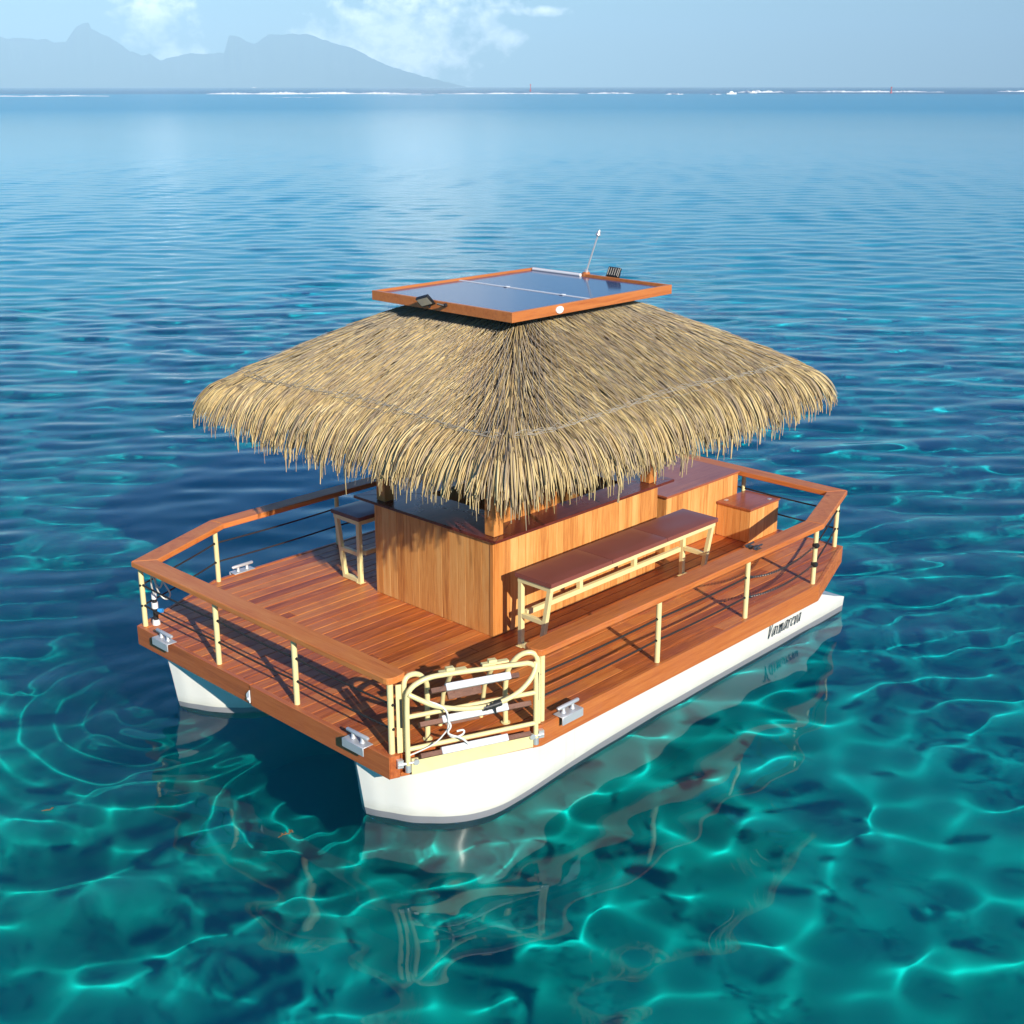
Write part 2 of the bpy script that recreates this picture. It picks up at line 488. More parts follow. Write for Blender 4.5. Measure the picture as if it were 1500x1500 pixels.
def build_water():
    NTH = 1600
    cx, cy = 2.0, 1.0
    q = 2 * math.pi / NTH
    radii = [0.0]
    r = 0.06
    while r < WATER_FAR:
        radii.append(r)
        # fine and even near the boat, growing further out
        step = max(0.042, q * r * 1.15) if r < 60 else (q * r * 1.15 if r < 260 else r * 0.03)
        r += step
    radii.append(WATER_FAR)
    R = np.array(radii[1:])
    TH = np.arange(NTH) * q
    X = cx + R[:, None] * np.cos(TH)[None]
    Y = cy + R[:, None] * np.sin(TH)[None]
    sp = np.maximum(np.gradient(R), R * q)[:, None]
    Z = np.zeros_like(X)
    g = np.random.default_rng(11)
    waves = []
    for k in range(46):        # wind waves running away from the camera
        lam = float(np.exp(g.uniform(math.log(0.55), math.log(2.4))))
        waves.append((lam, 0.0019 * lam ** 1.08, rad(50 + g.normal(0, 17)), g.uniform(0, 6.28), 0))
    for k in range(44):        # weak chop from all sides
        lam = float(np.exp(g.uniform(math.log(0.40), math.log(1.9))))
        waves.append((lam, 0.00104 * lam ** 1.45, g.uniform(0, 6.28), g.uniform(0, 6.28), 1))
    # the water is calmer, and the wind waves weaker, in front of the boat
    dcam = np.hypot(X + 3.0, Y + 4.0)
    far = np.clip((dcam - 5.0) / 16.0, 0, 1)
    far = far * far * (3 - 2 * far)
    amp = (0.22 + 0.83 * far, 0.92 - 0.42 * far)
    for lam, a, th, ph, kind in waves:
        k = 2 * math.pi / lam
        fade = np.clip((lam / sp - 2.5) / 2.5, 0, 1)
        if fade.max() <= 0:
            continue
        rows = np.where(fade[:, 0] > 0)[0]
        cf = amp[kind][rows]
        Z[rows] += a * cf * fade[rows] * np.sin(k * (X[rows] * math.cos(th) + Y[rows] * math.sin(th)) + ph)
    # ring ripples spreading from the far bow
    for (bx, by, A) in ((0.15, 4.25, 0.0055), (0.3, 0.95, 0.0028)):
        d = np.hypot(X - bx, Y - by)
        Z += A * np.sin(2 * math.pi * d / 0.36) * np.exp(-d / 1.1) * np.clip(d / 0.4, 0, 1) * np.clip((0.055 * 4 / sp), 0, 1)
    nr = len(R)
    V = np.stack([X, Y, Z], -1).reshape(-1, 3)
    V = np.vstack([V, [[cx, cy, 0.0]]])
    i = np.arange(nr * NTH).reshape(nr, NTH)
    a, b = i[:-1], i[1:]
    F = np.stack([a, b, np.roll(b, -1, 1), np.roll(a, -1, 1)], -1).reshape(-1, 4)
    # centre cap as quads with a doubled centre
    o = mesh_obj('lagoon_water', V, F, water_material(), smooth='all')
    import bmesh
    bm = bmesh.new()
    bm.from_mesh(o.data)
    bm.verts.ensure_lookup_table()
    c = bm.verts[len(V) - 1]
    for j in range(NTH):
        f = bm.faces.new((c, bm.verts[j], bm.verts[(j + 1) % NTH]))
        f.smooth = True
    bm.to_mesh(o.data)
    bm.free()
    o['kind'] = 'structure'
    o.cycles.is_caustics_caster = True
    return o


build_water()


def build_bed():
    radii = np.concatenate([np.linspace(0.5, 60, 60), np.geomspace(65, WATER_FAR, 40)])
    N = 160
    TH = np.arange(N) * 2 * math.pi / N
    X = 2 + radii[:, None] * np.cos(TH)
    Y = 1 + radii[:, None] * np.sin(TH)
    Z = -DEPTH - 0.25 * np.sin(X * 0.23 + 1) * np.sin(Y * 0.19) - 0.12 * np.sin(X * 0.61) * np.sin(Y * 0.53 + 2) + 0 * X
    Z = Z + np.clip((np.hypot(X - 1, Y - 0) - 10) / 26, 0, 1) * 1.5
    V = np.stack([X, Y, Z], -1).reshape(-1, 3)
    i = np.arange(len(radii) * N).reshape(len(radii), N)
    a, b = i[:-1], i[1:]
    F = np.stack([a, b, np.roll(b, -1, 1), np.roll(a, -1, 1)], -1).reshape(-1, 4).tolist()
    F.append(tuple(i[0]))
    o = mesh_obj('seabed', V, F, bed_material(), smooth='all')
    o['kind'] = 'structure'
    o.cycles.is_caustics_receiver = True
    # corals and rocks lying on the bottom
    return o


build_bed()

# camera frame helpers for far things: bearing given from the view axis, distance in metres
VIEW = math.atan2(0.6554, 0.6862)


def far_point(px, dist):
    """a point at sea at picture bearing px (0..1500) and distance"""
    a = math.atan((px - 750) / 1872.5 * math.cos(rad(18.4)))
    b = VIEW - a
    return -6.562 + dist * math.cos(b), -7.205 + dist * math.sin(b)


# ------------------------------------------------------------------ mountain island on the horizon
def build_island():
    prof = [(-260, 70), (-150, 95), (-60, 76), (0, 61), (15, 65), (40, 64), (62, 67), (75, 65), (88, 70), (103, 69), (112, 58), (120, 50), (130, 46), (139, 45), (142, 53), (150, 56), (163, 61), (178, 69),
            (192, 78), (212, 85), (224, 83), (238, 91), (252, 88), (275, 83), (305, 83), (332, 81), (336, 70), (341, 57), (348, 59), (356, 61), (364, 66), (375, 71), (383, 67), (390, 61), (397, 58), (408, 58), (420, 57),
            (430, 55), (445, 57), (455, 56), (467, 61), (480, 64), (500, 70), (525, 77), (545, 87), (565, 96), (590, 103), (620, 111), (650, 118), (672, 123), (690, 127)]
    D0 = 9000.0
    g = np.random.default_rng(5)
    xs = np.arange(-260, 691, 3.0)
    top = np.interp(xs, [p[0] for p in prof], [p[1] for p in prof])
    rows = 26
    V = []
    rough = np.convolve(g.normal(0, 1, len(xs) + 8), np.ones(3) / 3, 'same')[:len(xs)]
    rid = [np.convolve(g.normal(0, 1, len(xs) + 40), np.hanning(13) / 6, 'same')[:len(xs)] for _ in range(4)]
    for k in range(rows + 1):
        s = k / rows                     # 0 on the near shore, 0.5 on the crest, 1 on the far shore
        for j, px in enumerate(xs):
            dist = D0 + 1800 * (s - 0.5)
            x, y = far_point(px, dist)
            H = max(0.0, (126.8 - top[j]) / 1872.5 * D0 * 0.985) + (rough[j] * 4.5 if top[j] < 120 else 0)
            up = 1 - abs(s - 0.5) * 2
            z = H * (up ** 1.25) * (1 + (0.16 * math.sin(3.0 * rid[0][j] + 2 * rid[1][j] * s * 3)) * up * (1 - up) * 4)
            V.append((x, y, z - 4))
    n = len(xs)
    F = [(k * n + j, k * n + j + 1, (k + 1) * n + j + 1, (k + 1) * n + j) for k in range(rows) for j in range(n - 1)]
    def fn(t, p):
        obj = t.n('ShaderNodeTexCoord').outputs['Object']
        t.link(t.ramp(t.noise(obj, 0.003, 6, 0.6, 0.3), [(0.3, (0.035, 0.06, 0.03)), (0.6, (0.06, 0.085, 0.04)), (0.75, (0.11, 0.10, 0.07))]), p.inputs['Base Color'])
    o = mesh_obj('mountain_island', V, F, principled('forested_rock', (0.06, 0.08, 0.04), 0.9, 0, 0, 0.1, fn), smooth='all')
    o['kind'] = 'structure'


build_island()

# ------------------------------------------------------------------ air
def build_haze():
    mb = MB()
    c, sn = math.cos(VIEW), math.sin(VIEW)
    q = [(f * c - l * sn, f * sn + l * c) for f, l in ((-9600, -9600), (11000, -9600), (11000, 9600), (-9600, 9600))]
    mb.prism(q, -9.0, 480.0)
    m = bpy.data.materials.new('haze')
    m.use_nodes = True
    t = NT(m.node_tree)
    v = t.n('ShaderNodeVolumePrincipled', i={'Color': (0.45, 0.72, 0.95, 1), 'Density': 0.00024, 'Anisotropy': -0.3})
    t.link(v.outputs[0], t.n('ShaderNodeOutputMaterial').inputs['Volume'])
    o = mb.build('haze', m, zo=0)
    o['kind'] = 'stuff'


HAZE = True
if HAZE:
    build_haze()

# ------------------------------------------------------------------ reef surf, marks and boats far out
M['foam'] = principled('surf_foam', (0.85, 0.86, 0.86), 0.9)


def surf(px0, px1, dist, h, seed):
    g = np.random.default_rng(seed)
    n = int(max(24, (px1 - px0) / 2.0))
    V, F = [], []
    ring = 6
    for k in range(n + 1):
        s = k / n
        px = px0 + (px1 - px0) * s
        x, y = far_point(px, dist + 14 * math.sin(s * 9 + seed) + g.normal(0, 2))
        b = math.atan2(y + 7.205, x + 6.562)
        env = (math.sin(math.pi * min(1, max(0, s))) ** 0.35) * (0.35 + 0.65 * abs(math.sin(s * 13 + seed * 1.7)) ** 0.7) * g.uniform(0.7, 1.15)
        for j in range(ring + 1):
            a = math.pi * j / ring
            dd = -math.cos(a) * 6.0
            V.append((x + dd * math.cos(b), y + dd * math.sin(b), -0.1 + h * env * math.sin(a) * g.uniform(0.85, 1.1)))
    for k in range(n):
        for j in range(ring):
            p = k * (ring + 1) + j
            F.append((p, p + 1, p + ring + 2, p + ring + 1))
    o = mesh_obj('reef_surf', V, F, M['foam'], smooth='all')
    o['kind'] = 'stuff'
    return o


for k, (a, b, d, h) in enumerate([(-40, 160, 960, 0.9), (300, 618, 1180, 2.0), (640, 850, 1180, 1.3), (860, 930, 1240, 1.4), (975, 1002, 1120, 1.2),
                                  (1040, 1058, 1120, 0.9), (1080, 1150, 1500, 2.4), (1165, 1385, 1600, 2.0), (1460, 1560, 1750, 2.0), (400, 470, 830, 0.25), (560, 640, 1050, 0.5)]):
    surf(a, b, d, h, k + 1)

M['mark_red'] = principled('red_mark_paint', (0.55, 0.06, 0.05), 0.5)


def sea_mark(px, dist, h, label):
    x, y = far_point(px, dist)
    root = thing('channel_marker', (x, y, 0), label, 'channel marker', 'red channel markers at the reef pass')
    mb = MB()
    mb.tube([(x, y, -2.5), (x, y, h * 0.22)], 1.1, 12)
    mb.build('base', M['mark_red'], root, zo=0, smooth=40)
    mb = MB()
    mb.tube([(x, y, h * 0.22), (x, y, h * 0.8)], [0.5, 0.42], 12)
    mb.build('pole', M['mark_red'], root, zo=0, smooth=40)
    mb = MB()
    mb.tube([(x, y, h * 0.8), (x, y, h)], [0.75, 0.75], 12)
    mb.build('top_mark', M['mark_red'], root, zo=0, smooth=40)


sea_mark(777, 1740, 9.0, 'red channel marker on the horizon above the solar panels, left of the two markers')
sea_mark(1306, 1360, 6.0, 'red channel marker on the horizon at the right, right of the two markers')


def motor_boat(px, dist, L, label, mast=False):
    x, y = far_point(px, dist)
    root = thing('motor_boat', (x, y, 0), label, 'boat', 'white boats out by the reef')
    a = VIEW - math.pi / 2 + 0.15
    ca, sa = math.cos(a), math.sin(a)
    def P(l, s, z):
        return (x + l * ca - s * sa, y + l * sa + s * ca, z)
    st = [(-0.5, 0.17, 0.13), (-0.2, 0.18, 0.13), (0.15, 0.17, 0.14), (0.38, 0.10, 0.17), (0.5, 0.01, 0.19)]
    V, F = [], []
    for (l, b, h) in st:
        V += [P(l * L, -b * L, h * L), P(l * L, -b * L * 0.8, -0.3), P(l * L, b * L * 0.8, -0.3), P(l * L, b * L, h * L)]
    for k in range(len(st) - 1):
        for j in range(4):
            F.append((k * 4 + j, k * 4 + (j + 1) % 4, k * 4 + 4 + (j + 1) % 4, k * 4 + 4 + j))
    F += [(0, 1, 2, 3), tuple(len(V) - 4 + q for q in (3, 2, 1, 0))]
    mesh_obj('hull', V, F, M['plain_white'], root)
    V, F = [], []
    for (l, b, z) in [(-0.2, 0.12, 0.12), (0.2, 0.11, 0.12), (-0.18, 0.1, 0.25), (0.1, 0.09, 0.25)]:
        V += [P(l * L, -b * L, z * L), P(l * L, b * L, z * L)]
    F = [(0, 1, 3, 2), (4, 5, 7, 6), (0, 2, 6, 4), (1, 3, 7, 5), (0, 1, 5, 4), (2, 3, 7, 6)]
    mesh_obj('cabin', V, F, M['plain_white'], root)
    if mast:
        mb = MB()
        mb.tube([P(0, 0, 0.2 * L), P(0, 0, 0.5 * L)], 0.06, 6)
        mb.build('mast', M['alu'], root, zo=0)


motor_boat(1072, 1150, 9.0, 'small white motor boat inside the reef, left of the breaking waves', True)
motor_boat(1104, 1330, 8.0, 'white motor boat against the surf, further off than its neighbour')
motor_boat(372, 5200, 16.0, 'tiny white boat on the horizon below the dip between the two peaks')

# ------------------------------------------------------------------ THE TIKI BOAT
W_ = 5.382          # deck width
L_ = 7.718          # deck length
CS = 0.482
CA, CB = 0.568, 1.388     # chamfer across and along
boat = thing('tiki_boat', (L_ / 2, W_ / 2, 0.0), 'thatched tiki bar boat with varnished wooden deck on two white hulls', 'boat')
OCT = [(0, CA), (CB, 0), (L_ - CB, 0), (L_, CS), (L_, W_ - CS), (L_ - CB, W_), (CB, W_), (0, W_ - CA)]


def inset(poly, d):
    n = len(poly)
    out = []
    for k in range(n):
        p0, p1, p2 = (Vector(poly[(k + j - 1) % n]) for j in range(3))
        d1, d2 = (p1 - p0).normalized(), (p2 - p1).normalized()
        n1, n2 = Vector((-d1.y, d1.x)), Vector((-d2.y, d2.x))
        m = (n1 + n2)
        m = m / (m.dot(n1))
        out.append(tuple(p1 + m * d))
    return out


def clip(poly, ax, val, keep_ge):
    out = []
    n = len(poly)
    for k in range(n):
        a, b = poly[k], poly[(k + 1) % n]
        ia = (a[ax] >= val) == keep_ge
        ib = (b[ax] >= val) == keep_ge
        if ia:
            out.append(a)
        if ia != ib:
            s = (val - a[ax]) / (b[ax] - a[ax])
            out.append((a[0] + (b[0] - a[0]) * s, a[1] + (b[1] - a[1]) * s))
    return out


# deck planks, running along the boat
DIN = inset(OCT, 0.048)
PW = 0.155
mb = MB()
k = 0
v0 = 0.048
while v0 < W_ - 0.05:
    v1 = min(v0 + PW, W_ - 0.048)
    cuts = [-0.1]
    cpos = random.uniform(1.0, 4.2)
    while cpos < L_ - 0.5:
        cuts.append(cpos)
        cpos += random.uniform(2.6, 4.2)
    cuts.append(L_ + 0.1)
    for c0, c1 in zip(cuts[:-1], cuts[1:]):
        poly = clip(clip(DIN, 1, v0 + 0.0035, True), 1, v1 - 0.0035, False)
        poly = clip(clip(poly, 0, c0 + 0.0015, True), 0, c1 - 0.0015, False)
        if len(poly) > 2:
            mb.prism(poly, -0.026, random.uniform(-0.0012, 0.0012))
    v0 += PW
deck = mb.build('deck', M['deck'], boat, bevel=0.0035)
mb = MB()
mb.prism(inset(OCT, 0.05), -0.16, -0.028)
mb.build('deck_frame', M['dark'], deck)

# fascia boards round the deck (left open behind the boarding ladder)
FH = 0.218


def edge_board(name, i0, m, h0=-FH, h1=0.004, s0=0.0, s1=1.0, out=0.0, th=0.045, parent=None):
    po, pi = inset(OCT, -out), inset(OCT, th)
    a, b = Vector(po[i0]), Vector(po[(i0 + 1) % 8])
    c, d = Vector(pi[i0]), Vector(pi[(i0 + 1) % 8])
    q = MB()
    q.prism([tuple(a.lerp(b, s0)), tuple(a.lerp(b, s1)), tuple(c.lerp(d, s1)), tuple(c.lerp(d, s0))], h0, h1)
    return q.build(name, m, parent or boat, bevel=0.004)


edge_board('fascia_board', 1, M['fascia_u'])
edge_board('fascia_board', 2, M['rail_d'])
edge_board('fascia_board', 3, M['fascia_v'])
edge_board('fascia_board', 4, M['rail_d'])
edge_board('fascia_board', 5, M['fascia_u'])
edge_board('fascia_board', 6, M['rail_d'])
# the bow fascia is two boards; the near one stands a little proud
SPLIT = 0.505
edge_board('fascia_board', 7, M['fascia_v'], s1=SPLIT - 0.004)
edge_board('fascia_board', 7, M['fascia_v'], s0=SPLIT, out=0.012)
# corner blocks either side of the boarding ladder, and the low board under it
edge_board('corner_block', 0, M['fascia_v'], s1=0.062, th=0.10)
edge_board('corner_block', 0, M['fascia_u'], s0=0.938, th=0.10)
edge_board('threshold_board', 0, M['fascia_u'], h0=-FH + 0.004, h1=-0.175, s0=0.064, s1=0.936, th=0.10)
edge_board('deck_edge', 0, M['fascia_u'], h0=-0.172, h1=-0.001, s0=0.064, s1=0.936, out=-0.03, th=0.10)


# hulls
def make_hull(vc, label=None):
    us = [0.12, 0.16, 0.22, 0.31, 0.42, 0.55, 0.75, 1.05, 1.45, 2.0, 2.85, 4.1, 5.4, 6.4, 6.75, 7.1, 7.4, 7.66]
    bo = [0.0, 0.12, 0.24, 0.42, 0.56, 0.70, 0.84, 0.925, 0.92, 0.87, 0.81, 0.775, 0.76, 0.75, 0.745, 0.74, 0.735, 0.73]   # outboard to the right
    bi = [0.0, 0.10, 0.18, 0.28, 0.36, 0.44, 0.52, 0.60, 0.64, 0.66, 0.66, 0.66, 0.66, 0.66, 0.66, 0.66, 0.66, 0.66]
    tz = [-0.15] * 14 + [-0.33, -0.46, -0.57, -0.655]
    def resample(a, m=4):
        a = np.array(a, float)
        out = []
        for i in range(len(a) - 1):
            p0, p1, p2, p3 = a[max(i - 1, 0)], a[i], a[i + 1], a[min(i + 2, len(a) - 1)]
            for j in range(m):
                t = j / m
                out.append(0.5 * (2 * p1 + (p2 - p0) * t + (2 * p0 - 5 * p1 + 4 * p2 - p3) * t * t + (3 * p1 - p0 - 3 * p2 + p3) * t ** 3))
        return out + [a[-1]]
    us, bo, bi = resample(us), resample(bo), resample(bi)
    tz = list(np.repeat(tz[:-1], 4)[:0]) + [tz[i] + (tz[i + 1] - tz[i]) * j / 4 for i in range(len(tz) - 1) for j in range(4)] + [tz[-1]]
    # levels: fraction of breadth and rake forward for each height
    lev = [(0.0, 1.0, -0.10), (0.5, 0.99, -0.05), (1.0, 0.985, 0.0)]
    zs_low = [(-0.80, 0.984, 0.006), (-0.87, 0.975, 0.02), (-1.05, 0.90, 0.10), (-1.25, 0.55, 0.35)]
    V, F = [], []
    ncol = None
    for k, u in enumerate(us):
        fade = max(0.0, 1 - k / 28.0)
        ring = []
        t0 = tz[k]
        zz = [t0, t0 * 0.55 + -0.80 * 0.45, -0.775]
        for z, (s, f, rk) in zip(zz, lev):
            ring.append((z, f, rk))
        ring += zs_low
        col = []
        for z, f, rk in ring:                                   # right side going down
            col.append((u + rk * fade, vc - bo[k] * f, z))
        for z, f, rk in ring[::-1]:
            col.append((u + rk * fade, vc + bi[k] * f, z))
        ncol = len(col)
        V += col
    n = len(us)
    for k in range(n - 1):
        for j in range(ncol):
            j2 = (j + 1) % ncol
            F.append((k * ncol + j, (k + 1) * ncol + j, (k + 1) * ncol + j2, k * ncol + j2))
    F.append(tuple((n - 1) * ncol + j for j in range(ncol)))
    V = np.array(V)
    V[:, 2] += ZO
    m = M['white']
    o = mesh_obj('hull', V, F, m, boat, smooth=35)
    o.data.materials.append(M['antifoul'])
    for p in o.data.polygons:
        if p.center.z < ZO - 0.775 + 0.002 and abs(p.normal.z) < 0.9999:
            p.material_index = 1
    return o


hull_near = make_hull(1.10)
hull_far = make_hull(4.284)

# name on the near hull, written with a broad pen
GL = {
    'V': ([[(0.02, 0.80), (0.08, 0.98), (0.20, 0.92), (0.26, 0.5), (0.30, 0.0)], [(0.30, 0.0), (0.46, 0.5), (0.62, 0.92), (0.72, 1.0), (0.78, 0.92)]], 0.62),
    'a': ([[(0.40, 0.52), (0.30, 0.60), (0.16, 0.52), (0.06, 0.28), (0.08, 0.06), (0.18, 0.02), (0.32, 0.18), (0.42, 0.5)], [(0.43, 0.6), (0.38, 0.2), (0.40, 0.04), (0.50, 0.10)]], 0.50),
    'i': ([[(0.04, 0.48), (0.14, 0.58), (0.13, 0.2), (0.16, 0.03), (0.27, 0.12)], [(0.17, 0.82), (0.19, 0.88)]], 0.27),
    'm': ([[(0.03, 0.5), (0.12, 0.58), (0.12, 0.0)], [(0.12, 0.3), (0.24, 0.56), (0.34, 0.54), (0.34, 0.0)], [(0.34, 0.3), (0.46, 0.56), (0.56, 0.54), (0.55, 0.1), (0.60, 0.02), (0.70, 0.12)]], 0.68),
    'r': ([[(0.03, 0.5), (0.12, 0.58), (0.12, 0.0)], [(0.12, 0.3), (0.22, 0.54), (0.34, 0.58), (0.38, 0.50)]], 0.36),
    'e': ([[(0.08, 0.26), (0.30, 0.36), (0.36, 0.52), (0.26, 0.60), (0.12, 0.48), (0.06, 0.22), (0.14, 0.03), (0.28, 0.05), (0.38, 0.18)]], 0.40),
    'v': ([[(0.03, 0.5), (0.10, 0.58), (0.15, 0.3), (0.18, 0.0)], [(0.18, 0.0), (0.32, 0.30), (0.38, 0.52), (0.34, 0.58)]], 0.40),
}
x = 0.0
q = MB()
H, SX = 0.21, 0.160
TX, TZ = 5.78, -0.66
nib = Vector((math.cos(rad(12)), math.sin(rad(12)))) * 0.047
for ch in 'Vaimareva':
    strokes, adv = GL[ch]
    for st in strokes:
        # smooth the stroke
        pts = [Vector(p) for p in st]
        if len(pts) > 2:
            sm = [pts[0]]
            for a, b in zip(pts[:-1], pts[1:]):
                sm += [a.lerp(b, 0.3), a.lerp(b, 0.7)]
            pts = sm + [pts[-1]]
        for a, b in zip(pts[:-1], pts[1:]):
            for quad in ([a - nib, a + nib, b + nib, b - nib],):
                vs = []
                for p in quad:
                    yy = p.y
                    xx = x + p.x + yy * 0.30
                    vs.append((xx * SX, yy * H))
                ar = sum(vs[i][0] * vs[(i + 1) % 4][1] - vs[(i + 1) % 4][0] * vs[i][1] for i in range(4))
                if abs(ar) < 1e-6:
                    continue
                q.add([(TX + p[0], 0, TZ + p[1]) for p in vs], [(0, 1, 2, 3)], 0.5)
    x += adv + 0.07
# lay the lettering on the hull side, half a millimetre proud
us_ = np.array([4.1, 5.4, 6.4, 6.75]); bo_ = np.array([0.775, 0.76, 0.75, 0.745])
q.v = [(p[0], 1.10 - float(np.interp(p[0], us_, bo_)) * 1.0 - 0.004, p[2]) for p in q.v]
q.build('name_lettering', M['lettering'], hull_near)

# hand rails: a flat cap mitred round the deck, open at the boarding ladder
RZ0, RZ1 = 0.700, 0.765
RW = 0.23


def offset_line(pts, d):
    out = []
    n = len(pts)
    for k in range(n):
        p = Vector(pts[k])
        if k == 0:
            dd = (Vector(pts[1]) - p).normalized()
            out.append(tuple(p + Vector((-dd.y, dd.x)) * d))
        elif k == n - 1:
            dd = (p - Vector(pts[k - 1])).normalized()
            out.append(tuple(p + Vector((-dd.y, dd.x)) * d))
        else:
            d1 = (p - Vector(pts[k - 1])).normalized()
            d2 = (Vector(pts[k + 1]) - p).normalized()
            n1, n2 = Vector((-d1.y, d1.x)), Vector((-d2.y, d2.x))
            m = n1 + n2
            out.append(tuple(p + m / m.dot(n1) * d))
    return out


EO = inset(OCT, 0.118)        # centre line of the cap
rail_line = [(EO[1][0] + 0.02, EO[1][1])] + EO[2:8] + [(EO[0][0], EO[0][1] - 0.02)]
ra, rb = offset_line(rail_line, RW / 2), offset_line(rail_line, -RW / 2)
mats = ['rail_u', 'rail_d', 'rail_v', 'rail_d', 'rail_u', 'rail_d', 'rail_v']
for k in range(7):
    A, B, C, D = (Vector(p) for p in (rb[k], rb[k + 1], ra[k + 1], ra[k]))
    g = 0.0012
    dirv = (B - A).normalized() * g
    poly = [A + dirv, B - dirv, C - dirv, D + dirv]
    if k == 0 or k == 6:        # rounded free end
        pts = []
        e0, e1 = (A, D) if k == 0 else (C, B)
        mid = (e0 + e1) / 2
        fw = ((A - B) if k == 0 else (B - A)).normalized()
        for j in range(9):
            t_ = math.pi * j / 8
            c = math.cos(t_)
            s = math.sin(t_) ** 0.6
            pts.append(mid + (e0 - mid) * c + fw * 0.07 * s)
        if k == 0:
            poly = [B - dirv, C - dirv] + pts[::-1]
        else:
            poly = [D + dirv, A + dirv] + pts[::-1]
    q = MB()
    q.prism([tuple(p) for p in poly], RZ0, RZ1)
    q.build('handrail', M[mats[k]], boat, bevel=0.008)

# rail posts
EP = inset(OCT, 0.075)
posts = []
posts += [(EP[1][0] + 0.06, EP[1][1]), (3.242, EP[1][1]), (4.856, EP[1][1]), (EP[2][0] - 0.02, EP[2][1])]
posts += [(EP[3][0], EP[3][1] + 0.03), (EP[3][0], 2.0), (EP[3][0], 3.4), (EP[4][0], EP[4][1] - 0.03)]
posts += [(EP[5][0], EP[5][1]), (4.85, EP[5][1]), (3.25, EP[5][1]), (EP[6][0], EP[6][1])]
posts += [(EP[7][0], EP[7][1] - 0.01), (EP[7][0], 3.329), (EP[7][0], 2.012), (EP[0][0] - 0.005, EP[0][1] + 0.0)]
base_post = None
for (pu, pv) in posts:
    if base_post is None:
        q = MB()
        q.tube([(0, 0, 0.0), (0, 0, RZ0)], 0.029, 14)
        base_post = q.build('rail_post', M['cream'], boat, smooth=40)
        o = base_post
    else:
        o = base_post.copy()
        COL.objects.link(o)
    o.location = (pu, pv, 0)

# rope runs between the posts
RH = (0.25, 0.49)


def rope_run(pts, sag=0.012, skip=()):
    for h in RH:
        q = MB()
        for k in range(len(pts) - 1):
            if k in skip:
                continue
            a, b = Vector((*pts[k], h)), Vector((*pts[k + 1], h))
            q.tube([a.lerp(b, s / 8) - Vector((0, 0, sag * 4 * (s / 8) * (1 - s / 8))) for s in range(9)], 0.0105, 7)
            for e in (a, b):
                d = (b - a).normalized() * 0.036
                q.tube([e - d, e + d], 0.0145, 8)
        q.build('rail_rope', M['rope'], boat, smooth=60)


rope_run(posts[0:4], skip=(2,))
rope_run(posts[3:8])
rope_run(posts[7:12])
rope_run(posts[11:16])
# a slack chain closes the gap beside the stern
for h in RH:
    a, b = Vector((*posts[2], h)), Vector((*posts[3], h))
    q = MB()
    npt = 56
    sag = 0.10 if h > 0.3 else 0.075
    def cp(s):
        return a.lerp(b, s) - Vector((0, 0, sag * 4 * s * (1 - s)))
    for k in range(1, npt - 1):
        p0, p1 = cp((k - 0.15) / npt), cp((k + 1.15) / npt)
        d = (p1 - p0)
        ln = d.length
        d.normalize()
        side = d.cross(Vector((0, 0, 1))).normalized()
        if k % 2:
            side = side.cross(d)
        mid = (p0 + p1) / 2
        ring = [mid + d * (ln / 2 * math.cos(t)) + side * (0.013 * math.sin(t)) for t in [2 * math.pi * j / 10 for j in range(10)]]
        q.tube(ring, 0.0042, 5, closed=True)
    q.build('rail_chain', M['chain'], boat, smooth=60)
    q = MB()
    q.tube([b - Vector((0.02, 0.05, 0)), b - Vector((0.02, 0.03, -0.006)), b - Vector((0.01, -0.02, -0.004))], [0.028, 0.036, 0.026], 10)
    q.build('chain_knot', M['tape'], boat, smooth=60)
    q = MB()
    q.tube([a + Vector((0.03, 0, -0.005)), a + Vector((0.10, 0, -0.03))], [0.018, 0.014], 8)
    q.build('chain_knot', M['tape'], boat, smooth=60)


# mooring cleats on the deck's edge
def make_cleat():
    q = MB()
    q.box((-0.15, -0.052, 0.006), (0.15, 0.06, 0.016))
    q.box((-0.15, -0.064, -0.07), (0.15, -0.0522, 0.016))
    for s in (-0.065, 0.065):
        q.tube([(s, 0.005, 0.018), (s, 0.005, 0.035), (s, 0.005, 0.078)], [0.03, 0.019, 0.017], 12)
    q.tube([(-0.15, 0.005, 0.080), (-0.14, 0.005, 0.084), (0.14, 0.005, 0.084), (0.15, 0.005, 0.080)], [0.015, 0.02, 0.02, 0.015], 12)
    return q.build('mooring_cleat', M['alu'], boat, smooth=40, bevel=0.003)


cl0 = make_cleat()
cl0.location = (1.76, 0.0, 0)
for (u, v, rot) in [(-0.012, 1.0, -90), (0.0, 4.25, -90), (1.80, W_, 180)]:
    o = cl0.copy()
    COL.objects.link(o)
    o.location = (u, v, 0)
    o.rotation_euler = (0, 0, rad(rot))
# small rope cleats on the rail
for (u, v) in ((5.055, 0.20), (5.055, 0.09)):
    q = MB()
    q.box((u - 0.05, v - 0.02, RZ1), (u + 0.05, v + 0.02, RZ1 + 0.008))
    q.tube([(u, v, RZ1 + 0.005), (u, v, RZ1 + 0.03)], 0.014, 8)
    q.tube([(u - 0.085, v, RZ1 + 0.034), (u + 0.085, v, RZ1 + 0.034)], 0.011, 8)
    q.build('rail_cleat', M['chain'], boat, smooth=40)
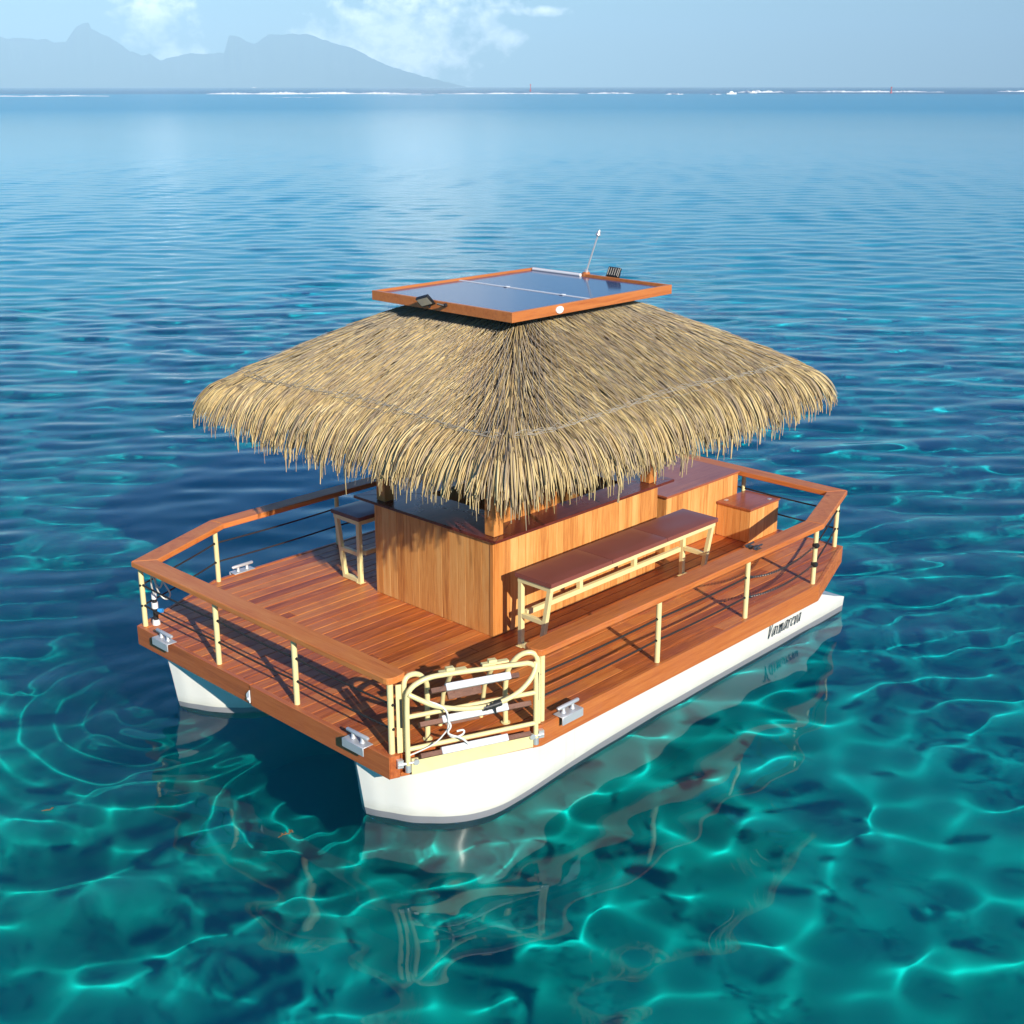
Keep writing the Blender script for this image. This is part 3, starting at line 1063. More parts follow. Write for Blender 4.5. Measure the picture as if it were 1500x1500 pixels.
# mooring plate in the joint of the bow fascia
q = MB()
vv = OCT[0][1] + (W_ - 2 * CA) * (1 - SPLIT) + 0.012
ring = [(-0.006, vv + 0.005 + 0.055 * math.sin(math.pi * j / 10), -0.055 - 0.14 * j / 10) for j in range(11)]
V = [(-0.004, p[1], p[2]) for p in ring] + [(-0.018, p[1] - 0.004 if p[1] > vv + 0.02 else p[1], p[2]) for p in ring]
n = len(ring)
q.add(V, [tuple(range(n)), tuple(range(n, 2 * n))[::-1]] + [(k, (k + 1) % n, n + (k + 1) % n, n + k) for k in range(n)])
q.tube([(-0.018, vv + 0.02, -0.15), (-0.032, vv + 0.02, -0.15)], 0.012, 8)
q.build('mooring_plate', M['plastic_w'], boat)

# ------------------------------------------------------------------ the bar
BU0, BU1, BV0, BV1, BH = 2.51, 5.36, 1.735, 3.67, 1.098
q = MB()
BW = 0.124


def boards(q, p0, p1, nrm, z0, z1, w=BW, th=0.018):
    """vertical boards on a wall from p0 to p1 (outer face on that line), nrm = outward"""
    p0, p1, nrm = Vector(p0), Vector(p1), Vector(nrm)
    ln = (p1 - p0).length
    n = max(1, round(ln / w))
    d = (p1 - p0) / n
    e = d.normalized() * 0.0014
    for k in range(n):
        a, b = p0 + d * k + e, p0 + d * (k + 1) - e
        off = nrm * random.uniform(-0.0012, 0.0)
        q.prism([tuple(a + off), tuple(b + off), tuple(b - nrm * th), tuple(a - nrm * th)], z0, z1)


boards(q, (BU0, BV0 + 0.05), (BU0, BV1), (-1, 0), 0.003, BH)
boards(q, (BU0 + 0.14, BV0), (BU1, BV0), (0, -1), 0.003, BH)
boards(q, (BU1, BV0), (BU1, BV1), (1, 0), 0.003, BH)
boards(q, (BU0, BV1), (BU1, BV1), (0, 1), 0.003, BH)
bar = q.build('bar_cabinet', M['board'], boat, bevel=0.002)
q = MB()
q.box((BU0 + 0.02, BV0 - 0.004, 0.003), (BU0 + 0.138, BV0 + 0.03, BH), 0.5)
q.build('corner_trim', M['trim'], bar, bevel=0.003)
q = MB()
q.box((BU0 - 0.006, BV0 - 0.002, 0.003), (BU0 + 0.018, BV0 + 0.048, BH), 0.3)
q.build('corner_trim', M['trim'], bar, bevel=0.003)
# counter: four planks mitred into a ring
CU0, CU1, CV0, CV1 = 2.475, 5.60, 1.668, 4.0
IU0, IU1, IV0, IV1 = 3.15, 5.05, 2.06, 3.40
q = MB()
for poly in ([(CU0, CV0), (CU1, CV0), (IU1, IV0), (IU0, IV0)], [(CU1, CV0), (CU1, CV1), (IU1, IV1), (IU1, IV0)],
             [(CU1, CV1), (CU0, CV1), (IU0, IV1), (IU1, IV1)], [(CU0, CV1), (CU0, CV0), (IU0, IV0), (IU0, IV1)]):
    c = Vector((sum(p[0] for p in poly) / 4, sum(p[1] for p in poly) / 4))
    q.prism([tuple(Vector(p) + (c - Vector(p)).normalized() * 0.0012) for p in poly], BH + 0.001, BH + 0.034)
q.build('counter_top', M['counter'], bar, bevel=0.004)
# low back board standing on the counter's inner edge
q = MB()
boards(q, (2.9, 2.03), (3.85, 2.03), (0, -1), BH + 0.035, BH + 0.20, 0.13, 0.02)
q.build('counter_back_board', M['trim'], bar)

# roof posts on the bar's corners
for (u, v) in ((2.555, 1.765), (2.555, 3.53), (5.225, 1.765), (5.225, 3.53)):
    q = MB()
    q.box((u, v, BH + 0.035), (u + 0.145, v + 0.145, 3.05))
    q.build('roof_post', M['trim'], boat, bevel=0.006)
for (a, b) in (((2.704, 1.81), (5.226, 1.87)), ((2.704, 3.57), (5.226, 3.63)), ((2.60, 1.915), (2.66, 3.525)), ((5.27, 1.915), (5.33, 3.525))):
    q = MB()
    q.box((*a, 2.10), (*b, 2.26))
    q.build('roof_beam', M['trim'], boat)

# ------------------------------------------------------------------ the thatched roof
UC, VC, HA, HB_ = 3.97, 2.69, 2.86, 2.47
PT = np.array([0.20, 0.36, 0.50, 0.625, 0.75, 0.86, 0.915, 0.958, 0.99, 1.014])
PZ = np.array([3.47, 3.345, 3.165, 2.995, 2.815, 2.645, 2.54, 2.425, 2.28, 2.10])
mean = (HA + HB_) / 2
arc = np.concatenate([[0], np.cumsum(np.hypot(np.diff(PT) * mean, np.diff(PZ)))])
SMAX = arc[-1]
S_BAND = float(np.interp(0.865, PT, arc))


def surf_pt(face, e, s, w, lift):
    """roof surface: face 0..3, e = -1..1 along the eave where the strand is rooted, s = arc length, w = hip blend; arrays"""
    t = np.interp(s, arc, PT)
    z = np.interp(s, arc, PZ)
    return t, z


def strand_cloud(face, e, s0, ln, width, lift0, lift1, drift, curl, seg=4, tint=None, end_drop=0.0):
    """ribbons of straw: arrays of equal length, returns vertices (n*(seg+1)*3), faces, tints"""
    n = len(e)
    half_len = np.where(face % 2 == 0, HB_, HA)      # half length of the eave
    half_dep = np.where(face % 2 == 0, HA, HB_)      # reach of the slope
    t0 = np.interp(s0, arc, PT)
    x0 = e * t0 * half_len                            # position along the eave at the root
    ww = np.clip((np.abs(e) - 0.70) / 0.30, 0, 1)
    ww = ww * ww * (3 - 2 * ww)
    P = np.zeros((n, seg + 1, 3))
    for k in range(seg + 1):
        f = k / seg
        s = s0 + ln * f
        sc = np.minimum(s, SMAX)
        t = np.interp(sc, arc, PT)
        z = np.interp(sc, arc, PZ) - np.maximum(s - SMAX, 0) + 0.07 * np.clip((t - 0.9) / 0.12, 0, 1) * np.abs(e) ** 4
        along = (1 - ww) * x0 + ww * e * t * half_len + drift * f + curl * np.sin(f * 3.0) * 0.5
        lim = t * half_len * 1.0
        along = np.clip(along, -lim - 0.01, lim + 0.01)
        cor = 1 - 0.02 * (np.abs(along) / (t * half_len)) ** 10      # corners slightly rounded
        dep = t * half_dep * cor
        along = along * (1 - 0.018 * (np.abs(along) / (t * half_len)) ** 10)
        lf = lift0 + (lift1 - lift0) * (f ** 0.8)
        P[:, k, 2] = z + lf * 0.85 - end_drop * f ** 2
        dep = dep + lf * 0.5
        fx = np.choose(face, [-dep, along, dep, along])
        fy = np.choose(face, [along, -dep, along, dep])
        P[:, k, 0] = UC + fx
        P[:, k, 1] = VC + fy
    d = np.gradient(P, axis=1)
    d /= np.linalg.norm(d, axis=2, keepdims=True) + 1e-9
    out = np.stack([np.choose(face, [-1, 0, 1, 0]) * 0.6, np.choose(face, [0, -1, 0, 1]) * 0.6, np.full(n, 0.8)], -1)[:, None, :]
    side = np.cross(d, np.broadcast_to(out, d.shape))
    side /= np.linalg.norm(side, axis=2, keepdims=True) + 1e-9
    upv = np.cross(side, d)
    tw = rng.normal(0, 0.55, n)[:, None, None]
    s2 = side * np.cos(tw) + upv * np.sin(tw)
    u2 = upv * np.cos(tw) - side * np.sin(tw)
    fr = np.linspace(0, 1, seg + 1)
    wprof = np.interp(fr, [0, 0.25, 0.75, 1.0], [0.8, 1.0, 0.95, 0.42])[None, :, None] * width[:, None, None]
    a = P - s2 * wprof * 0.5
    b = P + s2 * wprof * 0.5
    c = P + u2 * wprof * 0.16
    V = np.stack([a, c, b], 2).reshape(-1, 3)
    base = (np.arange(n) * (seg + 1) * 3)[:, None, None]
    k = np.arange(seg)[None, :, None] * 3
    F = []
    for (i, j) in ((0, 1), (1, 2), (2, 0)):
        F.append(np.concatenate([base + k + i, base + k + j, base + k + 3 + j, base + k + 3 + i], 2).reshape(-1, 4))
    F = np.concatenate(F)
    tn = rng.random(n) if tint is None else tint
    return V, F, np.repeat(tn, (seg + 1) * 3)


def collect(parts):
    Vs, Fs, Ts = [], [], []
    b = 0
    for V, F, T in parts:
        Vs.append(V)
        Fs.append(F + b)
        Ts.append(T)
        b += len(V)
    return np.concatenate(Vs), np.concatenate(Fs), np.concatenate(Ts)


# underlay shell
rows_s = np.linspace(0, float(np.interp(0.972, PT, arc)), 14)
V, F = [], []
ring = []
for f in range(4):
    for e in np.linspace(-1, 1, 13)[:-1]:
        ring.append((f, e))
nr = len(ring)
for layer in (0, 1):
    for s in rows_s:
        t, z = np.interp(s, arc, PT), np.interp(s, arc, PZ)
        for f, e in ring:
            lift = -0.045 if layer == 0 else -0.11
            if f == 0: p = (-HA, -e * HB_)
            elif f == 1: p = (e * HA, -HB_)
            elif f == 2: p = (HA, e * HB_)
            else: p = (-e * HA, HB_)
            k_ = 0.985 - 0.02 * abs(e) ** 8
            V.append((UC + p[0] * t * k_, VC + p[1] * t * k_, z + lift + ZO))
ns = len(rows_s)
for layer in (0, 1):
    for i in range(ns - 1):
        for j in range(nr):
            a = layer * ns * nr + i * nr + j
            b = layer * ns * nr + i * nr + (j + 1) % nr
            F.append((a, b, b + nr, a + nr))
for i in (0, ns - 1):
    for j in range(nr):
        a, b = i * nr + j, i * nr + (j + 1) % nr
        F.append((a, b, b + ns * nr, a + ns * nr))
F.append(tuple(range(nr)))
roof = mesh_obj('thatched_roof', V, F, M['thatch_base'], boat, smooth=30)

parts = []
s_first = float(np.interp(0.30, PT, arc))
rows = np.arange(s_first, S_BAND - 0.02, 0.135)
for ri, s in enumerate(rows):
    t = float(np.interp(s, arc, PT))
    for f in range(4):
        hl = HB_ if f % 2 == 0 else HA
        n = int(2 * hl * t / 0.0095)
        if f in (2, 3):
            n = int(n * 0.55)
        e = rng.uniform(-1, 1, n)
        e = np.sign(e) * np.abs(e) ** 0.95
        ln = rng.uniform(0.30, 0.52, n)
        ln = np.minimum(ln, S_BAND + 0.10 - s + 0.15)
        parts.append(strand_cloud(np.full(n, f), e, s + rng.uniform(-0.09, 0.07, n), ln, rng.uniform(0.009, 0.021, n), np.full(n, -0.03), rng.uniform(-0.004, 0.026, n),
                                  rng.normal(0, 0.035, n), rng.normal(0, 0.022, n), 4, None if f < 2 else None))
V, F, T = collect(parts)
V[:, 2] += ZO
st = mesh_obj('straw_layer', V, F, M['thatch'], roof, T)
st['kind'] = 'stuff'
# hanging fringe below the net rope
parts = []
for lay, (off, dens) in enumerate(((-0.16, 0.015), (-0.10, 0.015), (-0.04, 0.0135), (0.03, 0.0145), (0.10, 0.020))):
    for f in range(4):
        hl = HB_ if f % 2 == 0 else HA
        n = int(2 * hl * 0.9 / dens)
        # locks of straw: strands gather towards the tip of their lock and share its length and lift
        e = rng.uniform(-1, 1, n)
        nl = int(2 * hl * 0.9 / 0.075)
        lid = np.clip(((e + 1) / 2 * nl + rng.normal(0, 0.35, n)).astype(int), 0, nl - 1)
        lc = ((np.arange(nl) + rng.uniform(0.15, 0.85, nl)) / nl * 2 - 1)
        l_len, l_lift, l_dr = rng.normal(0, 0.055, nl), rng.normal(0, 0.018, nl), rng.normal(0, 0.045, nl)
        ln = (SMAX - S_BAND) - off + l_len[lid] + rng.normal(0, 0.06, n) - np.abs(rng.normal(0, 0.03, n)) - lay * 0.010
        drift = (lc[lid] - e) * hl * 0.55 + l_dr[lid] + rng.normal(0, 0.028, n)
        parts.append(strand_cloud(np.full(n, f), e, np.full(n, S_BAND + off) + rng.uniform(-0.04, 0.04, n), ln, rng.uniform(0.011, 0.030, n), np.full(n, -0.03),
                                  np.clip(l_lift[lid] + rng.uniform(-0.03, 0.045, n), -0.05, 0.07) - lay * 0.004, drift, rng.normal(0, 0.04, n), 7, np.clip(rng.normal(0.6, 0.25, n), 0.02, 1)))
V, F, T = collect(parts)
V[:, 2] += ZO
st = mesh_obj('straw_fringe', V, F, M['thatch'], roof, T)
st['kind'] = 'stuff'
# net rope tied round the roof above the fringe
q = MB()
for lay in range(4):
    pts = []
    NP = 260
    for k in range(NP):
        f = k * 4 // NP
        e = (k % (NP // 4)) / (NP // 4) * 2 - 1
        sag = 0.035 * math.sin((e + 1) * 4.5) if lay < 3 else 0.02 * math.sin((e + 1) * 7)
        s = S_BAND - 0.005 + 0.02 * (lay - 2) + sag + 0.012 * math.sin(k * 2.1 + lay * 2) + random.uniform(-0.008, 0.008)
        t, z = float(np.interp(s, arc, PT)), float(np.interp(s, arc, PZ))
        cor = 1 - 0.035 * abs(e) ** 10
        if f == 0: p = (-HA, -e * HB_)
        elif f == 1: p = (e * HA, -HB_)
        elif f == 2: p = (HA, e * HB_)
        else: p = (-e * HA, HB_)
        lift = random.uniform(0.0, 0.022)
        pts.append((UC + p[0] * t * cor * (1 + lift * 0.2), VC + p[1] * t * cor * (1 + lift * 0.2), z + lift))
    q.tube(pts, 0.0032, 5, closed=True)
q.build('net_rope', M['band'], roof, smooth=60)
# net meshes laid over the straw: thin strings down the slope
q = MB()
for f in range(2):
    hl = HB_ if f == 0 else HA
    for e0 in np.linspace(-0.97, 0.97, 40):
        for sg in (-1, 1):
            pts = []
            for k in range(9):
                s = s_first + (S_BAND - s_first) * k / 8
                t, z = float(np.interp(s, arc, PT)), float(np.interp(s, arc, PZ))
                al = e0 * t * hl + sg * 0.32 * (k / 8 - 0.5) + random.uniform(-0.01, 0.01)
                if abs(al) > t * hl * 0.985:
                    continue
                dep = t * (HA if f == 0 else HB_)
                p = (-dep, al) if f == 0 else (al, -dep)
                pts.append((UC + p[0], VC + p[1], z + 0.022 + random.uniform(-0.006, 0.006)))
            if len(pts) > 2:
                q.tube(pts, 0.0016, 4)
net = q.build('roof_net', M['band'], roof)
net['kind'] = 'stuff'

# ------------------------------------------------------------------ solar panels on the roof
KU0, KU1, KV0, KV1, KZ = 2.685, 5.335, 1.625, 3.785, 3.525
th = 0.035


def ring_box(u0, v0, u1, v1, th, z0, z1, t=0.5):
    """one closed rectangular ring"""
    V = []
    for z in (z0, z1):
        V += [(u0, v0, z), (u1, v0, z), (u1, v1, z), (u0, v1, z), (u0 + th, v0 + th, z), (u1 - th, v0 + th, z), (u1 - th, v1 - th, z), (u0 + th, v1 - th, z)]
    F = []
    for k in range(4):
        j = (k + 1) % 4
        F += [(k, j, 8 + j, 8 + k), (4 + j, 4 + k, 12 + k, 12 + j), (8 + k, 8 + j, 12 + j, 12 + k), (j, k, 4 + k, 4 + j)]
    q = MB()
    q.add(V, F, t)
    return q


frame = ring_box(KU0, KV0, KU1, KV1, th, KZ - 0.105, KZ).build('panel_frame', M['frame_u'], boat, bevel=0.003)
um = (KU0 + KU1) / 2
for a, b in ((KU0 + th + 0.01, um - 0.018), (um + 0.018, KU1 - th - 0.055)):
    q = MB()
    q.box((a, KV0 + th + 0.008, KZ - 0.06), (b, KV1 - th - 0.008, KZ - 0.024))
    q.build('solar_panel', M['solar'], frame)
q = MB()
q.box((um - 0.016, KV0 + th + 0.004, KZ - 0.06), (um + 0.016, KV1 - th - 0.004, KZ - 0.018))
for v in (2.1, 2.95):
    q.box((um - 0.03, v, KZ - 0.019), (um + 0.03, v + 0.05, KZ - 0.014))
q.build('joint_strip', M['plastic_w'], frame)
q = MB()
q.tube([(KU1 - th - 0.03, 2.95, KZ - 0.012), (KU1 - th - 0.03, KV1 - th - 0.02, KZ - 0.012)], 0.021, 10)
q.build('cable_pipe', M['plastic_w'], frame, smooth=40)
q = MB()
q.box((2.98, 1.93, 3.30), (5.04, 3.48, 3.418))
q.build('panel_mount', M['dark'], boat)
# oval badge
q = MB()
for r_, y_, z_ in ((1.0, -0.012, 1.0),):
    ring = [(3.395 + 0.058 * math.cos(t), KV0 - 0.001, KZ - 0.053 + 0.038 * math.sin(t)) for t in [2 * math.pi * j / 24 for j in range(24)]]
    V = ring + [(p[0], KV0 - 0.012, p[2]) for p in ring]
    q.add(V, [tuple(range(24)), tuple(range(24, 48))[::-1]] + [(k, (k + 1) % 24, 24 + (k + 1) % 24, 24 + k) for k in range(24)])
q.tube([(3.395 + 0.032 * math.cos(t), KV0 - 0.013, KZ - 0.053 + 0.019 * math.sin(t)) for t in [2 * math.pi * j / 20 for j in range(20)]], 0.004, 5, closed=True)
q.build('badge', M['plastic_w'], frame, smooth=40)
# light mast
q = MB()
q.tube([(5.345, 2.925, KZ - 0.02), (5.345, 2.925, KZ + 0.02)], [0.05, 0.045], 10)
q.build('mast_block', M['frame_u'], boat, smooth=40)
q = MB()
p0, p1 = Vector((5.345, 2.925, KZ + 0.02)), Vector((5.42, 2.80, KZ + 0.50))
q.tube([p0, p1], 0.011, 8)
q.tube([p0, p0.lerp(p1, 0.06)], 0.028, 10)
mast = q.build('light_mast', M['steel'], boat, smooth=40)
q = MB()
q.tube([p0.lerp(p1, 0.90), p0.lerp(p1, 0.93), p0.lerp(p1, 0.97), p1, p1 + (p1 - p0) * 0.05], [0.02, 0.033, 0.024, 0.02, 0.009], 10)
q.build('mast_light', M['steel'], mast, smooth=40)


# floodlights
def floodlight(c, nrm, up):
    c, nrm, up = Vector(c), Vector(nrm).normalized(), Vector(up)
    s = nrm.cross(up).normalized()
    up = s.cross(nrm).normalized()
    def B(q, s0, s1, u0, u1, n0, n1):
        q.add([c + s * a + up * b + nrm * d for d in (n0, n1) for (a, b) in ((s0, u0), (s1, u0), (s1, u1), (s0, u1))],
              [(3, 2, 1, 0), (4, 5, 6, 7), (0, 1, 5, 4), (1, 2, 6, 5), (2, 3, 7, 6), (3, 0, 4, 7)])
    q = MB()
    B(q, -0.085, 0.085, -0.06, 0.06, -0.024, 0.014)
    for k in range(5):
        B(q, -0.07 + k * 0.032, -0.06 + k * 0.032, -0.05, 0.05, -0.034, -0.0245)
    o = q.build('floodlight', M['plastic_b'], boat, bevel=0.006)
    q = MB()
    B(q, -0.072, 0.072, -0.048, 0.048, 0.0145, 0.018)
    q.build('lamp_glass', M['lampglass'], o)
    q = MB()
    q.tube([c - s * 0.09, c - s * 0.094 - up * 0.07, c + s * 0.094 - up * 0.07, c + s * 0.09], 0.007, 6)
    q.tube([c - up * 0.07, c - up * 0.10], 0.012, 8)
    q.build('lamp_bracket', M['plastic_b'], o, smooth=40)


floodlight((KU0 - 0.07, 2.84, KZ - 0.005), (-0.72, -0.30, -0.62), (-0.6, 0.15, 0.8))
floodlight((KU1 + 0.07, 2.54, KZ + 0.045), (0.8, 0.1, -0.45), (0.3, 0, 1))
q = MB()
q.tube([(KU0 - 0.04, 2.58, KZ - 0.03), (KU0 - 0.005, 2.58, KZ - 0.03)], [0.018, 0.022], 10)
q.tube([(KU0 - 0.09, 2.63, KZ - 0.01), (KU0 - 0.04, 2.58, KZ - 0.03)], 0.012, 8)
q.build('cable_gland', M['plastic_b'], frame, smooth=40)

# ------------------------------------------------------------------ boarding ladder folded up in the near bow corner
nn = Vector((CA, CB, 0)).normalized()          # inward
td = Vector((CB, -CA, 0)).normalized()
A0 = Vector((0, CA, 0))


def G(s, z, off=0.0):
    return A0 + td * s + nn * off + Vector((0, 0, z))


def smooth_path(pts, it=2):
    pts = [Vector(p) for p in pts]
    for _ in range(it):
        out = [pts[0]]
        for a, b in zip(pts[:-1], pts[1:]):
            out += [a.lerp(b, 0.25), a.lerp(b, 0.75)]
        pts = out + [pts[-1]]
    return pts


ladder_o = MB()
TR = 0.024
o_ = -0.045
path = [G(0.155, -0.13, o_), G(0.155, 0.50, o_), G(0.17, 0.66, o_), G(0.33, 0.735, o_), G(0.5, 0.742, o_), G(1.2, 0.70, o_), G(1.40, 0.69, o_), G(1.415, 0.50, o_), G(1.415, 0.35, o_), G(1.415, -0.11, o_)]
ladder_o.tube(smooth_path(path), TR, 12)
for z0, z1 in ((0.392, 0.382), (0.073, 0.068)):
    ladder_o.tube([G(0.155, z0, o_), G(1.415, z1, o_)], TR * 0.9, 12)
ladder = ladder_o.build('boarding_ladder', M['cream'], boat, smooth=50)
q = MB()
q.add([G(s, z, d) for d in (o_ - 0.012, o_ + 0.012) for (s, z) in ((0.185, -0.185), (1.385, -0.172), (1.385, -0.035), (0.185, -0.028))],
      [(3, 2, 1, 0), (4, 5, 6, 7), (0, 1, 5, 4), (1, 2, 6, 5), (2, 3, 7, 6), (3, 0, 4, 7)])
q.build('kick_plate', M['cream'], ladder, bevel=0.003)
# treads with white grip strips
for (s0, s1, z, g0, g1, tz_) in ((0.36, 1.21, 0.625, 0.50, 1.125, 0.018), (0.25, 1.33, 0.318, 0.46, 1.10, 0.018), (0.25, 1.33, 0.006, 0.45, 1.10, 0.02)):
    q = MB()
    c0, c1 = G(s0, z, o_ - 0.05), G(s1, z - 0.008, o_ - 0.05)
    q.bar(c0, c1, 0.075, 0.045, (nn * 0.7 + Vector((0, 0, 1))))
    tr = q.build('tread', M['treads'], ladder, bevel=0.003)
    q = MB()
    d = (c1 - c0) / (s1 - s0)
    e0, e1 = c0 + d * (g0 - s0), c0 + d * (g1 - s0)
    q.bar(e0 + Vector((0, 0, 0.018)) - nn * 0.012, e1 + Vector((0, 0, 0.018)) - nn * 0.012, 0.062, 0.066, (nn * 0.7 + Vector((0, 0, 1))))
    q.build('grip_strip', M['grip'], tr, bevel=0.006)
# hand hoop folded across the front
q = MB()
o2 = o_ - 0.055
hp = [G(0.17, 0.62, o_ - 0.02), G(0.25, 0.575, o2), G(0.385, 0.49, o2 - 0.03), G(0.63, 0.418, o2 - 0.045), G(0.91, 0.388, o2 - 0.045), G(1.165, 0.436, o2 - 0.03), G(1.31, 0.52, o2), G(1.385, 0.61, o2 + 0.02), G(1.41, 0.68, o_ - 0.01)]
q.tube(smooth_path(hp), 0.023, 12)
hoop = q.build('hand_hoop', M['cream'], ladder, smooth=50)
q = MB()
pt = smooth_path([G(0.84, 0.386, o2 - 0.045), G(0.93, 0.391, o2 - 0.045), G(1.02, 0.405, o2 - 0.043)])
q.tube(pt, [0.029 + 0.003 * (k % 2) for k in range(len(pt))], 10)
q.tube([G(0.95, 0.372, o2 - 0.06), G(0.96, 0.315, o2 - 0.07)], [0.014, 0.006], 6)
q.build('tape_wrap', M['tape'], hoop, smooth=60)
# inner section standing on the deck: side posts with grab hoops
for (s, sgn) in ((0.43, -1), (1.21, 1)):
    q = MB()
    pth = [G(s, 0.003, 0.187), G(s - 0.005 * sgn, 0.3, 0.19), G(s, 0.50, 0.17), G(s + sgn * 0.02, 0.62, 0.13), G(s + sgn * 0.12, 0.74, 0.09), G(s + sgn * 0.26, 0.73, 0.06), G(s + sgn * 0.265, 0.55, 0.04), G(s + sgn * 0.265, 0.02, 0.035)]
    q.tube(smooth_path(pth), 0.025, 12)
    q.tube([G(s, 0.003, 0.187), G(s, 0.012, 0.187)], 0.045, 12)
    q.build('grab_post', M['cream'], ladder, smooth=50)
for s in (0.62, 1.03):
    q = MB()
    q.tube([G(s, 0.69, 0.05), G(s, 0.40, 0.26), G(s - 0.02, 0.05, 0.31)], 0.021, 10)
    q.bar(G(s - 0.14, 0.745, -0.005), G(s + 0.12, 0.74, -0.005), 0.05, 0.018)
    q.bar(G(s - 0.075, 0.765, -0.005), G(s + 0.0, 0.763, -0.005), 0.05, 0.03)
    q.build('step_stile', M['cream'], ladder, smooth=50)
for (s0, s1, zb, zt, ob, ot) in ((0.655, 0.99, 0.34, 0.45, 0.22, 0.27), (0.63, 0.97, 0.07, 0.14, 0.24, 0.29)):
    q = MB()
    a = [G(s0, zb, ob), G(s1, zb, ob), G(s1 - 0.005, zt, ot), G(s0 - 0.005, zt, ot)]
    b = [p + nn * 0.028 - Vector((0, 0, 0.012)) for p in a]
    q.add(a + b, [(3, 2, 1, 0), (4, 5, 6, 7), (0, 1, 5, 4), (1, 2, 6, 5), (2, 3, 7, 6), (3, 0, 4, 7)])
    for s in (0.2, 0.75):
        p = a[0].lerp(a[1], s).lerp(a[3].lerp(a[2], s), 0.5)
        q.tube([p, p - nn * 0.006], 0.008, 8)
    q.build('folding_step', M['treads'], ladder, bevel=0.003)
# hinges and latch fittings
for s, s2, s3 in ((0.085, 0.155, 0.225), (1.475, 1.415, 1.37)):
    q = MB()
    q.bar(G(s, -0.065, -0.045), G(s, -0.065, 0.0), 0.055, 0.075)
    q.tube([G(min(s, s2) - 0.02, -0.065, o_), G(max(s, s2) + 0.02, -0.065, o_)], 0.014, 8)
    q.tube([G(s2, -0.15, o_), G(s2, -0.08, o_)], 0.029, 10)
    q.tube([G(s2, -0.055, o_ - 0.02), G(s3, -0.055, o_ - 0.02)], 0.012, 8)
    q.tube([G(s3, -0.055, o_ - 0.035), G(s3, -0.055, o_ - 0.012)], 0.028, 10)
    q.build('hinge', M['steel'], ladder, smooth=40)
# flat brackets beside the two gate posts
for s, z in ((0.105, 0.69), (1.445, 0.66)):
    q = MB()
    q.bar(G(s, 0.02, 0.02), G(s, z, 0.02), 0.05, 0.012, nn)
    br = q.build('gate_bracket', M['cream'], ladder)
for s in (0.118, 1.452):
    q = MB()
    q.tube([G(s, 0.28, -0.012), G(s, 0.56, -0.012)], 0.008, 6)
    q.build('shock_cord', M['tape'], ladder)

# white cord knotted on the ladder
q = MB()
q.tube(smooth_path([G(0.20, 0.60, -0.03), G(0.32, 0.545, -0.10), G(0.44, 0.50, -0.15), G(0.50, 0.42, -0.16), G(0.51, 0.30, -0.15), G(0.50, 0.20, -0.13), G(0.56, 0.14, -0.13), G(0.66, 0.155, -0.13), G(0.67, 0.20, -0.12), G(0.60, 0.19, -0.11)]), 0.0095, 8)
q.tube(smooth_path([G(0.50, 0.24, -0.14), G(0.40, 0.12, -0.12), G(0.25, 0.05, -0.08), G(0.17, 0.02, -0.06)]), 0.007, 8)
q.tube(smooth_path([G(0.50, 0.34, -0.16), G(0.53, 0.28, -0.165), G(0.49, 0.23, -0.16), G(0.52, 0.19, -0.155), G(0.63, 0.14, -0.15), G(0.70, 0.06, -0.15)]), 0.010, 8)
o = q.build('knotted_cord', M['cord'], smooth=60)
tag(o, 'white cord knotted round the middle of the folded boarding ladder', 'cord')


